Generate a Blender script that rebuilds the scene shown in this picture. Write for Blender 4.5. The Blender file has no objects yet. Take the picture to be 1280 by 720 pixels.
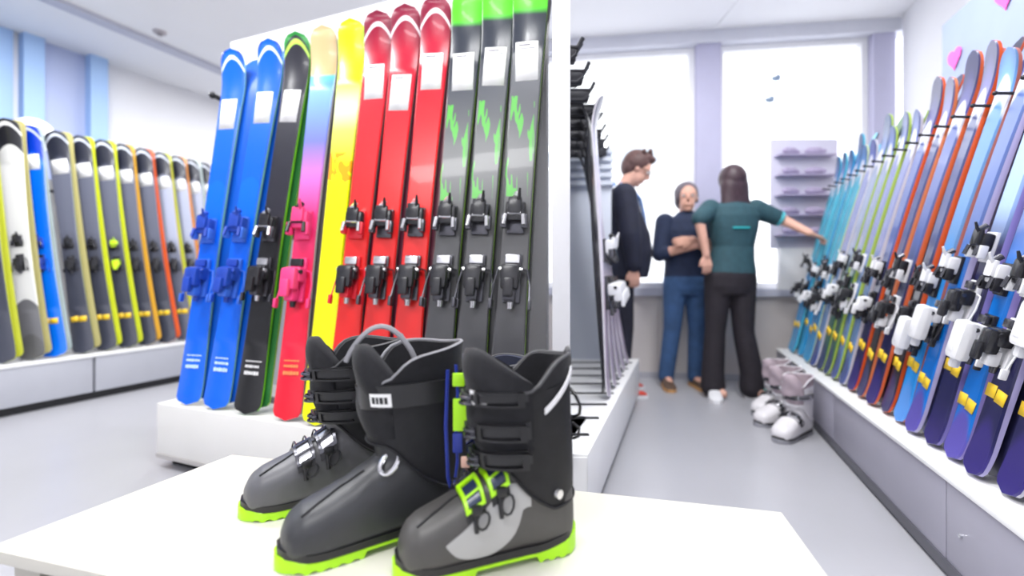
import bpy, bmesh, math, random
from mathutils import Vector, Matrix
random.seed(7)
V = Vector
PI = math.pi
F = 580.0            # focal length in pixels of the 1280 wide frame
H = 0.9              # lens height in metres
COL = bpy.context.scene.collection

# ------------------------------------------------------------------ materials
MATS = {}
def mat(name, col, rough=.5, metal=0., noise=0., nscale=8., bump=0., bscale=200., spec=.5, coat=0., sheen=0.):
    if name in MATS: return MATS[name]
    m = bpy.data.materials.new(name); m.use_nodes = True
    nt = m.node_tree; b = nt.nodes['Principled BSDF']
    b.inputs['Base Color'].default_value = (*col, 1)
    b.inputs['Roughness'].default_value = rough
    b.inputs['Metallic'].default_value = metal
    b.inputs['Specular IOR Level'].default_value = spec
    b.inputs['Coat Weight'].default_value = coat
    b.inputs['Sheen Weight'].default_value = sheen
    tc = nt.nodes.new('ShaderNodeTexCoord')
    if noise > 0:
        n = nt.nodes.new('ShaderNodeTexNoise'); n.inputs['Scale'].default_value = nscale; n.inputs['Detail'].default_value = 4
        nt.links.new(tc.outputs['Object'], n.inputs['Vector'])
        r = nt.nodes.new('ShaderNodeValToRGB')
        r.color_ramp.elements[0].position = .3; r.color_ramp.elements[1].position = .7
        r.color_ramp.elements[0].color = (*[c*(1-noise) for c in col], 1)
        r.color_ramp.elements[1].color = (*[min(1, c*(1+noise)) for c in col], 1)
        nt.links.new(n.outputs['Fac'], r.inputs['Fac']); nt.links.new(r.outputs['Color'], b.inputs['Base Color'])
    if bump > 0:
        n2 = nt.nodes.new('ShaderNodeTexNoise'); n2.inputs['Scale'].default_value = bscale; n2.inputs['Detail'].default_value = 3
        nt.links.new(tc.outputs['Object'], n2.inputs['Vector'])
        bp = nt.nodes.new('ShaderNodeBump'); bp.inputs['Strength'].default_value = bump; bp.inputs['Distance'].default_value = .002
        nt.links.new(n2.outputs['Fac'], bp.inputs['Height']); nt.links.new(bp.outputs['Normal'], b.inputs['Normal'])
    MATS[name] = m
    return m

def ski_mat(name, L, stops, arc=None, pat=None, mottle=0., rough=.28, linear=False, k=9.0):
    """topsheet: colour ramp along the length, optional white arc near the tip, optional flame pattern"""
    if name in MATS: return MATS[name]
    m = bpy.data.materials.new(name); m.use_nodes = True
    nt = m.node_tree; N = nt.nodes; K = nt.links; b = N['Principled BSDF']
    b.inputs['Roughness'].default_value = rough; b.inputs['Coat Weight'].default_value = .15
    tc = N.new('ShaderNodeTexCoord'); sp = N.new('ShaderNodeSeparateXYZ'); K.new(tc.outputs['Object'], sp.inputs[0])
    def M(op, a, c=None):
        x = N.new('ShaderNodeMath'); x.operation = op
        for i, v in enumerate((a, c)):
            if v is None: continue
            if isinstance(v, (int, float)): x.inputs[i].default_value = v
            else: K.new(v, x.inputs[i])
        return x.outputs[0]
    zz = M('DIVIDE', sp.outputs['Z'], L)
    xx = M('MULTIPLY', sp.outputs['X'], sp.outputs['X'])
    zc = M('ADD', zz, M('MULTIPLY', xx, k))
    rp = N.new('ShaderNodeValToRGB'); rp.color_ramp.interpolation = 'LINEAR' if linear else 'CONSTANT'
    el = rp.color_ramp.elements
    el[0].position = 0; el[0].color = (*stops[0][1], 1)
    el[1].position = stops[1][0] if len(stops) > 1 else 1; el[1].color = (*(stops[1][1] if len(stops) > 1 else stops[0][1]), 1)
    for p, c in stops[2:]:
        e = el.new(p); e.color = (*c, 1)
    K.new(zz if not arc else zc, rp.inputs['Fac'])
    out = rp.outputs['Color']
    def mix(fac, a, col):
        x = N.new('ShaderNodeMix'); x.data_type = 'RGBA'
        K.new(fac, x.inputs[0]); K.new(a, x.inputs[6]); x.inputs[7].default_value = (*col, 1)
        return x.outputs[2]
    if pat:
        col, z0, z1, sx, sz, th = pat
        mp = N.new('ShaderNodeMapping'); mp.inputs['Scale'].default_value = (sx, 0, sz)
        K.new(tc.outputs['Object'], mp.inputs[0])
        n = N.new('ShaderNodeTexNoise'); n.inputs['Scale'].default_value = 1; n.inputs['Detail'].default_value = 1.5; n.inputs['Distortion'].default_value = .8
        K.new(mp.outputs[0], n.inputs['Vector'])
        g = M('MULTIPLY', M('GREATER_THAN', n.outputs['Fac'], th), M('MULTIPLY', M('GREATER_THAN', zz, z0), M('LESS_THAN', zz, z1)))
        out = mix(g, out, col)
    if mottle:
        n = N.new('ShaderNodeTexNoise'); n.inputs['Scale'].default_value = 14; K.new(tc.outputs['Object'], n.inputs['Vector'])
        out = mix(M('MULTIPLY', M('GREATER_THAN', n.outputs['Fac'], .54), mottle), out, (.75, .85, .8))
    if arc:
        p, w, c = arc
        g = M('MULTIPLY', M('GREATER_THAN', zc, p), M('LESS_THAN', zc, p + w))
        out = mix(g, out, c)
    K.new(out, b.inputs['Base Color'])
    MATS[name] = m
    return m

# ------------------------------------------------------------------ mesh helpers
class MB:
    def __init__(s): s.bm = bmesh.new()
    def box(s, c, size, M=None, mi=0, bev=0.):
        t = bmesh.new(); bmesh.ops.create_cube(t, size=1)
        bmesh.ops.scale(t, vec=size, verts=t.verts)
        if bev: bmesh.ops.bevel(t, geom=t.edges[:], offset=bev, segments=2, affect='EDGES', profile=.6)
        bmesh.ops.translate(t, vec=c, verts=t.verts)
        return s.merge(t, M, mi)
    def merge(s, t, M=None, mi=0):
        vm = {}
        for v in t.verts: vm[v] = s.bm.verts.new(M @ v.co if M else v.co)
        for f in t.faces:
            try: nf = s.bm.faces.new([vm[v] for v in f.verts]); nf.material_index = mi; nf.smooth = True
            except ValueError: pass
        t.free(); return s
    def cyl(s, a, b, r, r2=None, n=12, mi=0):
        a, b = V(a), V(b); r2 = r if r2 is None else r2
        return s.tube([a, b], [r, r2], n, mi)
    def tube(s, pts, rad, n=8, mi=0, closed=False, flat=1.0):
        pts = [V(p) for p in pts]
        if not isinstance(rad, (list, tuple)): rad = [rad]*len(pts)
        rings = []; up = None
        for i, p in enumerate(pts):
            if closed: d = pts[(i+1) % len(pts)] - pts[i-1]
            else: d = pts[min(i+1, len(pts)-1)] - pts[max(i-1, 0)]
            d.normalize()
            if up is None: up = d.orthogonal().normalized()
            up = (up - d*up.dot(d)).normalized(); sd = d.cross(up)
            rings.append([s.bm.verts.new(p + (up*math.cos(2*PI*k/n) + sd*flat*math.sin(2*PI*k/n))*rad[i]) for k in range(n)])
        m = len(rings)
        for i in range(m if closed else m-1):
            A, B = rings[i], rings[(i+1) % m]
            for k in range(n):
                f = s.bm.faces.new((A[k], A[(k+1) % n], B[(k+1) % n], B[k])); f.smooth = True; f.material_index = mi
        if not closed:
            for R in (rings[0][::-1], rings[-1]):
                f = s.bm.faces.new(R); f.material_index = mi
        return s
    def ball(s, c, r, mi=0, sc=(1, 1, 1), n=12, M=None):
        t = bmesh.new(); bmesh.ops.create_uvsphere(t, u_segments=n+4, v_segments=n, radius=r)
        bmesh.ops.scale(t, vec=sc, verts=t.verts)
        if M: bmesh.ops.transform(t, matrix=M, verts=t.verts)
        bmesh.ops.translate(t, vec=c, verts=t.verts)
        return s.merge(t, None, mi)
    def loft(s, secs, mi=0, cap=True, closed=True):
        rings = [[s.bm.verts.new(p) for p in sec] for sec in secs]
        n = len(rings[0])
        for A, B in zip(rings, rings[1:]):
            for k in range(n if closed else n-1):
                f = s.bm.faces.new((A[k], A[(k+1) % n], B[(k+1) % n], B[k])); f.smooth = True; f.material_index = mi
        if cap:
            for R in (rings[0][::-1], rings[-1]):
                f = s.bm.faces.new(R); f.material_index = mi; f.smooth = True
        return s
    def patch(s, fn, u0, u1, v0, v1, o0, o1, nu=12, nv=3, mi=0):
        """solid patch lying on the surface fn(u, v, offset) between offsets o0 and o1"""
        g = [[[s.bm.verts.new(fn(u0+(u1-u0)*i/nu, v0+(v1-v0)*j/nv, o)) for j in range(nv+1)] for i in range(nu+1)] for o in (o0, o1)]
        def q(*a):
            f = s.bm.faces.new(a); f.material_index = mi; f.smooth = False
        for i in range(nu):
            for j in range(nv):
                q(g[1][i][j], g[1][i+1][j], g[1][i+1][j+1], g[1][i][j+1]); q(g[0][i][j+1], g[0][i+1][j+1], g[0][i+1][j], g[0][i][j])
        for i in range(nu):
            q(g[0][i][0], g[0][i+1][0], g[1][i+1][0], g[1][i][0]); q(g[1][i][nv], g[1][i+1][nv], g[0][i+1][nv], g[0][i][nv])
        for j in range(nv):
            q(g[1][0][j], g[1][0][j+1], g[0][0][j+1], g[0][0][j]); q(g[0][nu][j], g[0][nu][j+1], g[1][nu][j+1], g[1][nu][j])
        return s
    def prism(s, poly, z0, z1, mi=0, bev=0.):
        t = bmesh.new()
        lo = [t.verts.new((x, y, z0)) for x, y in poly]; hi = [t.verts.new((x, y, z1)) for x, y in poly]
        n = len(poly); t.faces.new(lo[::-1]); t.faces.new(hi)
        for k in range(n): t.faces.new((lo[k], lo[(k+1) % n], hi[(k+1) % n], hi[k]))
        bmesh.ops.recalc_face_normals(t, faces=t.faces)
        if bev: bmesh.ops.bevel(t, geom=t.edges[:], offset=bev, segments=2, affect='EDGES', profile=.6)
        return s.merge(t, None, mi)
    def build(s, name, mats, parent=None, smooth=35, mods=None):
        bmesh.ops.recalc_face_normals(s.bm, faces=s.bm.faces)
        me = bpy.data.meshes.new(name); s.bm.to_mesh(me); s.bm.free()
        for m in (mats if isinstance(mats, (list, tuple)) else [mats]): me.materials.append(m)
        try: me.set_sharp_from_angle(angle=math.radians(smooth))
        except Exception: pass
        o = bpy.data.objects.new(name, me); COL.objects.link(o)
        if parent: o.parent = parent
        return o

def empty(name, label, cat, loc=(0, 0, 0), rot=None, group=None, M=None):
    o = bpy.data.objects.new(name, None); COL.objects.link(o)
    o.empty_display_size = .05
    if M is not None: o.matrix_world = M
    else:
        o.location = loc
        if rot: o.rotation_euler = rot
    tag(o, label, cat, group); return o
def tag(o, label=None, cat=None, group=None, kind=None):
    if label: o['label'] = label
    if cat: o['category'] = cat
    if group: o['group'] = group
    if kind: o['kind'] = kind
    return o
def struct(o): o['kind'] = 'structure'; return o
def bake(o, voxel=None, smooth=0, sub=0):
    """replace an object's mesh by its remeshed, smoothed version"""
    if voxel:
        m = o.modifiers.new('r', 'REMESH'); m.mode = 'VOXEL'; m.voxel_size = voxel; m.use_smooth_shade = True
    if smooth:
        m = o.modifiers.new('s', 'SMOOTH'); m.iterations = smooth; m.factor = .6
    dg = bpy.context.evaluated_depsgraph_get(); dg.update()
    me = bpy.data.meshes.new_from_object(o.evaluated_get(dg))
    old = o.data; o.modifiers.clear(); o.data = me
    me.materials.clear()
    for x in old.materials: me.materials.append(x)
    for p in me.polygons: p.use_smooth = True
    nm = old.name; bpy.data.meshes.remove(old); me.name = nm
    return o
def dup_children(src, dst):
    for ch in list(src.children):
        c = ch.copy(); COL.objects.link(c); c.parent = dst
        for g in list(ch.children):
            d = g.copy(); COL.objects.link(d); d.parent = c

# common materials
white_wall = mat('white_wall', (.80, .80, .83), .7, noise=.015, nscale=2)
blue_wall = mat('pale_blue_wall', (.38, .56, .86), .6, noise=.02, nscale=2)
grey_wall = mat('blue_grey_wall', (.46, .52, .74), .6, noise=.02, nscale=2)
ceil_m = mat('ceiling_white', (.86, .86, .88), .8, noise=.01, nscale=2)
trim_m = mat('grey_trim', (.50, .51, .60), .6, noise=.02)
floor_m = mat('grey_floor', (.39, .39, .42), .3, noise=.035, nscale=1.5, bump=.05, bscale=60)
lam_white = mat('white_laminate', (.84, .84, .84), .35, noise=.01)
lam_grey = mat('lilac_grey_laminate', (.37, .36, .43), .4, noise=.02)
lam_left = mat('grey_laminate', (.47, .48, .53), .4, noise=.02)
panel_m = mat('panel_white', (.70, .70, .73), .5, noise=.015)
black_m = mat('black_plastic', (.012, .012, .014), .38, noise=.1)
black_metal = mat('black_metal', (.02, .02, .025), .35, .4, noise=.1)
chrome = mat('brushed_chrome', (.75, .76, .78), .22, 1., noise=.05, nscale=40)
white_pl = mat('white_plastic', (.82, .82, .84), .35, noise=.02)
paper = mat('paper_label', (.88, .88, .88), .6, noise=.02)
yellow_m = mat('yellow_sticker', (.95, .62, .02), .5, noise=.05)
ink = mat('grey_print', (.3, .3, .33), .6, noise=.05)
lime_m = mat('lime_plastic', (.42, .85, .01), .35, noise=.04)

# ------------------------------------------------------------------ room
def Yw(x): return 3.92 - (x-1.42)/7.5       # window wall line
def Xl(y): return -4.196 + .46*(y-3.8)       # left wall line
def Xr(y): return 1.78 + .35*y               # right wall line
fl = MB(); fl.prism([(Xl(-1.5)-.1, -1.5), (Xr(-1.5)+.1, -1.5), (Xr(3.7)+.12, Yw(Xr(3.7))+.12), (-.32, Yw(-.3)+.12), (-.32, 6.4), (Xl(6.4)-.1, 6.4)], -.1, 0)
struct(fl.build('floor', floor_m))
c = MB(); c.prism([(Xl(-1.5)-.1, -1.5), (Xr(-1.5)+.1, -1.5), (Xr(3.7)+.12, Yw(Xr(3.7))+.12), (-.32, Yw(-.3)+.12), (-.32, 6.4), (Xl(6.4)-.1, 6.4)], 2.9, 3.0)
struct(c.build('ceiling', ceil_m))
w = MB(); w.prism([(Xl(-1.5), -1.5), (Xl(6.4), 6.4), (Xl(6.4)-.1, 6.4), (Xl(-1.5)-.1, -1.5)], 0, 2.9)
struct(w.build('wall_left', white_wall))
w = MB(); w.prism([(Xr(-1.5), -1.5), (Xr(3.62), 3.62), (Xr(3.62)+.1, 3.6), (Xr(-1.5)+.1, -1.5)], 0, 2.9)
struct(w.build('wall_right', white_wall))
w = MB(); w.prism([(Xl(6.3), 6.3), (-.3, 6.3), (-.3, 6.4), (Xl(6.4), 6.4)], 0, 2.9); w.prism([(-.3, Yw(-.3)+.02), (-.2, Yw(-.2)+.02), (-.2, 6.4), (-.3, 6.4)], 0, 2.9)
struct(w.build('wall_back_left', white_wall))
w = MB(); w.prism([(Xl(-1.5)-.1, -1.6), (Xr(-1.5)+.1, -1.6), (Xr(-1.5)+.1, -1.5), (Xl(-1.5)-.1, -1.5)], 0, 2.9); struct(w.build('wall_front', white_wall))
def wseg(mb, x0, x1, z0, z1, d0=0., d1=.12): mb.prism([(x0, Yw(x0)+d0), (x1, Yw(x1)+d0), (x1, Yw(x1)+d1), (x0, Yw(x0)+d1)], z0, z1)
beige = mat('beige_panelling', (.60, .56, .55), .5, noise=.04, nscale=3)
w = MB()
for i in range(9):
    x0 = -.3 + i*.385; wseg(w, x0+.002, x0+.383, 0, .70, .0, .12)
wseg(w, -.3, 3.16, 0, .70, .012, .11)
struct(w.build('wall_back', beige))
w = MB(); wseg(w, -.3, 3.12, .70, .765, -.05, .14); struct(w.build('trim_1', trim_m))
w = MB(); wseg(w, -.3, 3.14, 2.80, 2.9, -.06, .14); struct(w.build('trim_2', mat('lintel_grey', (.66, .67, .74), .6, noise=.02)))
w = MB(); wseg(w, -.3, 3.12, 0, .05, -.012, 0); struct(w.build('baseboard_back', mat('baseboard_grey', (.4, .4, .45), .5, noise=.03)))
pil = mat('lilac_pillar', (.48, .47, .62), .6, noise=.02)
for i, (x0, x1) in enumerate(((1.546, 1.735), (2.88, 3.04))):
    w = MB(); wseg(w, x0, x1, .765, 2.8, -.03, .12); struct(w.build('wall_pillar_%d' % (i+1), pil))
glass = bpy.data.materials.new('window_glass'); glass.use_nodes = True
nt = glass.node_tree; nt.nodes.clear()
o_ = nt.nodes.new('ShaderNodeOutputMaterial'); mx = nt.nodes.new('ShaderNodeMixShader'); tr = nt.nodes.new('ShaderNodeBsdfTransparent'); gl = nt.nodes.new('ShaderNodeBsdfGlossy')
gl.inputs['Roughness'].default_value = .02; mx.inputs[0].default_value = .06
nt.links.new(tr.outputs[0], mx.inputs[1]); nt.links.new(gl.outputs[0], mx.inputs[2]); nt.links.new(mx.outputs[0], o_.inputs[0])
for i, (x0, x1) in enumerate(((-.2, 1.546), (1.735, 2.88))):
    w = MB(); a = .045
    wseg(w, x0, x0+a, .765, 2.8, .03, .09); wseg(w, x1-a, x1, .765, 2.8, .03, .09)
    wseg(w, x0+a, x1-a, .765, .81, .03, .09); wseg(w, x0+a, x1-a, 2.755, 2.8, .03, .09)
    wo = w.build('window_%d' % (i+1), white_pl); struct(wo)
    g = MB(); wseg(g, x0+a, x1-a, .81, 2.755, .058, .064); g.build('pane', glass, wo)
# left wall pilasters and recess
def lseg(mb, y0, y1, z0, z1, d0, d1):      # d = distance into the room from the left wall
    mb.prism([(Xl(y0)+d0*.91, y0-d0*.42), (Xl(y1)+d0*.91, y1-d0*.42), (Xl(y1)+d1*.91, y1-d1*.42), (Xl(y0)+d1*.91, y0-d1*.42)], z0, z1)
w = MB(); lseg(w, 3.90, 4.02, 0, 2.9, 0, .10); struct(w.build('wall_pilaster_1', blue_wall))
w = MB(); lseg(w, 4.02, 4.30, 0, 2.9, 0, .02); struct(w.build('wall_recess', grey_wall))
w = MB(); lseg(w, 4.30, 4.42, 0, 2.9, 0, .12); struct(w.build('wall_pilaster_2', blue_wall))
w = MB(); lseg(w, 2.6, 3.86, 0, 2.9, 0, .04); struct(w.build('wall_blue_panel', blue_wall))
# shadow gaps in the ceiling
w = MB(); w.prism([(-3.62, 2.9), (-3.50, 2.9), (-2.14, 6.3), (-2.26, 6.3)], 2.87, 2.9); struct(w.build('trim_3', trim_m))
w = MB(); w.prism([(1.66, 2.6), (1.70, 2.6), (1.70, Yw(1.7)-.08), (1.66, Yw(1.7)-.08)], 2.89, 2.9); struct(w.build('trim_4', ceil_m))
w = MB(); w.prism([(2.42, 3.0), (2.85, 2.93), (2.85, 2.99), (2.42, 3.06)], 2.85, 2.9); struct(w.build('trim_5', trim_m))
# outside
w = MB(); w.prism([(-3, 4.6), (30, 4.2), (30, 60), (-3, 60)], -.6, -.5)
tag(w.build('snow_ground', mat('snow', (.9, .9, .93), .8, noise=.02)), kind='structure')
bld = empty('building', 'overexposed pale building with a grey eave seen through the window', 'building', (4.3, 20, -.5))
m_ = MB(); m_.box((0, 3, 3.1), (6.6, 6, 6.2)); m_.build('wall', mat('far_wall', (.9, .9, .92), .8, noise=.02), bld)
m_ = MB(); m_.prism([(-3.6, -.5), (3.6, -.5), (3.6, 6.3), (-3.6, 6.3)], 6.2, 6.65); m_.build('roof', mat('far_roof', (.55, .62, .68), .8, noise=.1, nscale=1), bld)
# small hanging ornaments in the window
for i, (px, py, lb) in enumerate(((970, 98, 'small grey bird-shaped ornament hanging high in the window'), (962, 125, 'small dark ornament hanging just below the upper one in the window'))):
    Y = 3.70; X = (px-640)/F*Y; Z = H-(py-340)/F*Y
    t = empty('window_ornament', lb, 'ornament', (X, Y, Z), group='ornaments hanging in the window')
    m_ = MB(); m_.ball((0, 0, 0), .03, sc=(1.3, .3, .7)); m_.ball((.02, 0, .02), .016, sc=(1.2, .4, .8)); m_.build('pendant', mat('ornament_grey', (.25, .33, .45), .4, noise=.1), t)
    m_ = MB(); m_.cyl((0, 0, .01), (0, 0, 2.80-Z), .0012, n=5); m_.build('thread', mat('thread', (.8, .8, .8), .6, noise=.05), t)
# recessed ceiling downlight upper left
t = empty('ceiling_sensor', 'small grey round sensor on the ceiling at upper left', 'sensor', (-2.93, 3.86, 2.9))
m_ = MB(); m_.cyl((0, 0, 0), (0, 0, -.015), .05, .045, 20); m_.build('base', mat('sensor_grey', (.45, .42, .45), .5, noise=.05), t)
m_ = MB(); m_.cyl((0, 0, -.015), (0, 0, -.035), .025, .018, 16); m_.build('sensor_head', mat('sensor_dark', (.3, .28, .3), .5, noise=.05), t)

# ------------------------------------------------------------------ skis
THK = {}; CRL = {}
def board_mesh(name, L, wt, ww, wl, top, side, base, curl=.055, thick=.016, n=44, notail=False):
    mb = MB(); secs = []
    for i in range(n+1):
        s = i/n
        s = .5 - .5*math.cos(PI*s)*(1 if True else 0)
        s = .65*s + .35*(i/n)
        c_ = .44
        if s > c_: w = ww + (wt-ww)*min(1, ((s-c_)/(.93-c_)))**1.8
        else: w = ww + (wl-ww)*min(1, ((c_-s)/(c_-.05)))**1.8
        de = (1-s)*L/(.06*1.15); dt = s*L/.045
        if de < 1: w *= math.sqrt(max(.0, 1-(1-de)**2.3))
        if dt < 1: w *= math.sqrt(max(.0, 1-(1-dt)**2.6))
        w = max(w, .006)
        th = thick*(.5 + .5*math.sin(PI*min(1, max(0, s))))
        y = -.006*math.sin(PI*s)
        if s > .87: y -= curl*((s-.87)/.13)**1.7
        if s < .07: y -= .010*((.07-s)/.07)**1.7
        z = s*L - (curl*.35*((s-.87)/.13)**2 if s > .87 else 0)
        h = w/2; e = min(.005, h*.4)
        secs.append([(-h, y, z), (h, y, z), (h, y-th*.7, z), (h-e, y-th, z), (-h+e, y-th, z), (-h, y-th*.7, z)])
    rings = [[mb.bm.verts.new(p) for p in sec] for sec in secs]
    idx = [2, 1, 0, 0, 0, 1]
    for A, B in zip(rings, rings[1:]):
        for k in range(6):
            f = mb.bm.faces.new((A[k], A[(k+1) % 6], B[(k+1) % 6], B[k])); f.material_index = idx[k]; f.smooth = True
    for R in (rings[0][::-1], rings[-1]):
        f = mb.bm.faces.new(R); f.material_index = 1
    bmesh.ops.recalc_face_normals(mb.bm, faces=mb.bm.faces)
    me = bpy.data.meshes.new(name); mb.bm.to_mesh(me); mb.bm.free()
    for m in (top, side, base): me.materials.append(m)
    me.set_sharp_from_angle(angle=math.radians(40)); THK[me.name] = thick; CRL[me.name] = curl
    return me

def add_mesh(name, me, parent):
    o = bpy.data.objects.new(name, me); COL.objects.link(o); o.parent = parent; return o

BIND = {}
def binding_meshes(key, c1, c2, c3, sc=1.0, big=False):
    """toe piece, heel piece, brake as shared meshes; origin at the boot centre, z towards the tip"""
    if key in BIND: return BIND[key]
    T = MB()
    T.box((0, -.012, .150), (.062, .016, .115), mi=1, bev=.004)            # base plate
    T.box((0, -.036, .165), (.070, .038, .070), mi=0, bev=.012)            # housing
    T.box((0, -.058, .182), (.048, .018, .060), mi=0, bev=.008)
    for s in (-1, 1):
        T.box((s*.036, -.046, .128), (.020, .026, .050), mi=1, bev=.006)   # wings
        T.cyl((s*.030, -.060, .150), (s*.034, -.066, .112), .007, n=8, mi=2)
    T.cyl((0, -.064, .205), (0, -.040, .228), .011, n=10, mi=2)
    T.cyl((-.022, -.056, .156), (.022, -.056, .156), .009, n=10, mi=2)
    T.tube([(.012, -.060, .200), (.016, -.075, .215), (.018, -.085, .235)], [.007, .006, .004], 8, mi=0)
    bmesh.ops.translate(T.bm, vec=(0, 0, -.055), verts=T.bm.verts)
    Hh = MB()
    Hh.box((0, -.012, -.165), (.060, .016, .170), mi=1, bev=.004)
    Hh.box((0, -.040, -.150), (.074, .046, .060), mi=0, bev=.014)
    Hh.box((0, -.064, -.168), (.062, .040, .085), mi=0, bev=.015)
    Hh.box((0, -.088, -.205), (.034, .020, .065), mi=0, bev=.008)          # lever
    Hh.box((0, -.046, -.222), (.040, .036, .056), mi=1, bev=.010)
    Hh.cyl((0, -.030, -.240), (0, -.030, -.272), .014, .009, 12, mi=2)
    Hh.cyl((-.040, -.056, -.140), (.040, -.056, -.140), .008, n=10, mi=2)
    Hh.box((0, -.030, -.100), (.050, .014, .030), mi=2, bev=.004)
    if big:
        Hh.box((0, -.070, -.190), (.085, .050, .150), mi=0, bev=.022)
        Hh.box((-.02, -.060, -.275), (.03, .03, .05), mi=0, bev=.012)
    bmesh.ops.translate(Hh.bm, vec=(0, 0, .045), verts=Hh.bm.verts)
    B = MB()
    for s in (-1, 1):
        B.tube([(s*.030, -.014, -.085), (s*.052, -.014, -.090), (s*.062, -.020, -.140), (s*.066, -.034, -.200)], .0035, 6, mi=0)
        B.box((s*.067, -.036, -.212), (.012, .020, .036), mi=0, bev=.004)
    if key in ('lime', 'black_small'):
        for q in (T, Hh): bmesh.ops.scale(q.bm, vec=(1.15, .80, 1.1), verts=q.bm.verts)
    out = []
    for nm, mb, ms in (('toe_piece', T, (c1, c2, c3)), ('heel_piece', Hh, (c1, c2, c3)), ('brake', B, (c2,))):
        if sc != 1: bmesh.ops.scale(mb.bm, vec=(sc, sc, sc), verts=mb.bm.verts)
        bmesh.ops.recalc_face_normals(mb.bm, faces=mb.bm.faces)
        me = bpy.data.meshes.new(nm); mb.bm.to_mesh(me); mb.bm.free()
        for m in ms: me.materials.append(m)
        me.set_sharp_from_angle(angle=math.radians(35))
        out.append((nm, me))
    BIND[key] = out
    return out

def frame(P, T, n):
    z = (T-P).normalized(); y = -(n - z*n.dot(z)).normalized(); x = y.cross(z)
    M = Matrix((x, y, z)).transposed().to_4x4(); M.translation = P
    return M
LBL = {}
def label_mesh(key, wx, hz, m, thick=.0012, marks=None):
    if key in LBL: return LBL[key]
    mb = MB(); mb.box((0, 0, 0), (wx, thick, hz))
    if marks:
        for (x, z, a, b) in marks: mb.box((x*wx, -thick*.6, z*hz), (a*wx, thick, b*hz), mi=1)
    bmesh.ops.recalc_face_normals(mb.bm, faces=mb.bm.faces)
    me = bpy.data.meshes.new(key); mb.bm.to_mesh(me); mb.bm.free()
    me.materials.append(m); me.materials.append(ink)
    LBL[key] = me; return me
PM = [(-.1, .42, .5, .05), (.0, .33, .7, .03)]
tagm = label_mesh('price_tag', .085, .16, paper, marks=PM)
tags = label_mesh('price_tag_small', .095, .11, paper, marks=None)
num_me = label_mesh('number_sticker', .044, .038, yellow_m, marks=None)

def put_ski(label, P, T, n, L, mesh, bind=None, bz=.5, group=None, tag_z=None, tag_me=None, tag_x=0, nums=None, mate=None, rot=0., name='alpine_ski', marks=None):
    M = frame(P, T, n)
    if mate: M = M @ Matrix.Translation(mate) @ Matrix.Rotation(rot, 4, 'Y') @ Matrix.Rotation(PI, 4, 'Z')
    t = empty(name, label, 'ski', M=M, group=group)
    b = add_mesh('board', mesh, t)
    def ys(z):      # topsheet height there
        s = z/L; th = THK[mesh.name]*(.5+.5*math.sin(PI*s)); y = -.006*math.sin(PI*s) - th
        if s > .87: y -= CRL[mesh.name]*((s-.87)/.13)**1.7
        return y
    if bind:
        for nm, me in bind:
            o = add_mesh(nm, me, t); o.location = (0, ys(L*bz)+.005, L*bz)
    if tag_z:
        o = add_mesh('price_tag', tag_me or tagm, t); o.location = (tag_x, ys(L*tag_z)-.0015, L*tag_z); o.rotation_euler = (0, random.uniform(-.06, .06), 0)
    if nums:
        for k, x in enumerate((-.026, .022)):
            o = add_mesh('number_sticker', num_me, t); o.location = (x, ys(L*nums)-.0016, L*nums - .006*k); o.rotation_euler = (0, .12*(k-.5), 0)
    if marks:
        z0, m = marks; mb = MB(); rr = random.Random(str(label))
        for r_ in range(3):
            x = -.034
            while x < .030:
                wd = rr.uniform(.006, .013); hh = (.006, .012, .018)[r_]
                mb.box((x+wd/2, 0, -.022*r_ - (.006 if r_ == 2 else 0)), (wd, .0012, hh*rr.uniform(.7, 1))); x += wd+.0025
        o = mb.build('printed_mark', m, t); o.location = (0, ys(L*z0)-.0012, L*z0)
    return t

def sidem(name, c): return mat(name, c, .35, noise=.03)
base_blk = mat('ski_base_black', (.02, .02, .025), .3, noise=.1)
base_grey = mat('ski_base_grey', (.25, .25, .28), .3, noise=.05)

# ---------------------------------------------------------- central display
d1 = V((.9276, -.3736, 0)); n1 = V((.3736, .9276, 0)); P0 = V((-1.644, 2.148, 0)); ZP = .293
def DP(t, off, z=0): return P0 + d1*t + n1*off + V((0, 0, z))
stand = empty('ski_display_stand', 'white freestanding ski display with low plinth behind the boot table', 'display stand', DP(1, .3, 0))
inv = stand.matrix_world.inverted() if False else Matrix.Translation(-V(DP(1, .3, 0)))
def dbuild(mb, name, m):
    bmesh.ops.transform(mb.bm, matrix=inv, verts=mb.bm.verts); return mb.build(name, m, stand)
def xy(v): return (v.x, v.y)
lam_cream = mat('cream_laminate', (.80, .79, .76), .4, noise=.01)
m_ = MB(); m_.prism([xy(DP(0, 0)), xy(DP(1.9, 0)), xy(DP(1.9, .55)), xy(DP(0, .55))], .063, ZP, bev=.003); dbuild(m_, 'plinth', lam_cream)
m_ = MB(); m_.prism([xy(DP(.03, .05)), xy(DP(1.87, .05)), xy(DP(1.87, .5)), xy(DP(.03, .5))], 0, .063); dbuild(m_, 'toe_kick', black_m)
m_ = MB(); m_.prism([xy(DP(0, -.004)), xy(DP(1.9, -.004)), xy(DP(1.9, .02)), xy(DP(0, .02))], .045, .063); dbuild(m_, 'bottom_lip', mat('grey_lip', (.45, .43, .42), .5, noise=.05))
m_ = MB(); m_.prism([xy(DP(-.13, .46)), xy(DP(1.74, .46)), xy(DP(1.74, .50)), xy(DP(-.13, .50))], 0, 2.2, bev=.003); dbuild(m_, 'back_panel', panel_m)
m_ = MB(); m_.prism([(.130, 1.50), (.188, 1.50), (.36, 3.25), (.30, 3.25)], ZP, 2.45, bev=.003); dbuild(m_, 'side_panel', panel_m)
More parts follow.
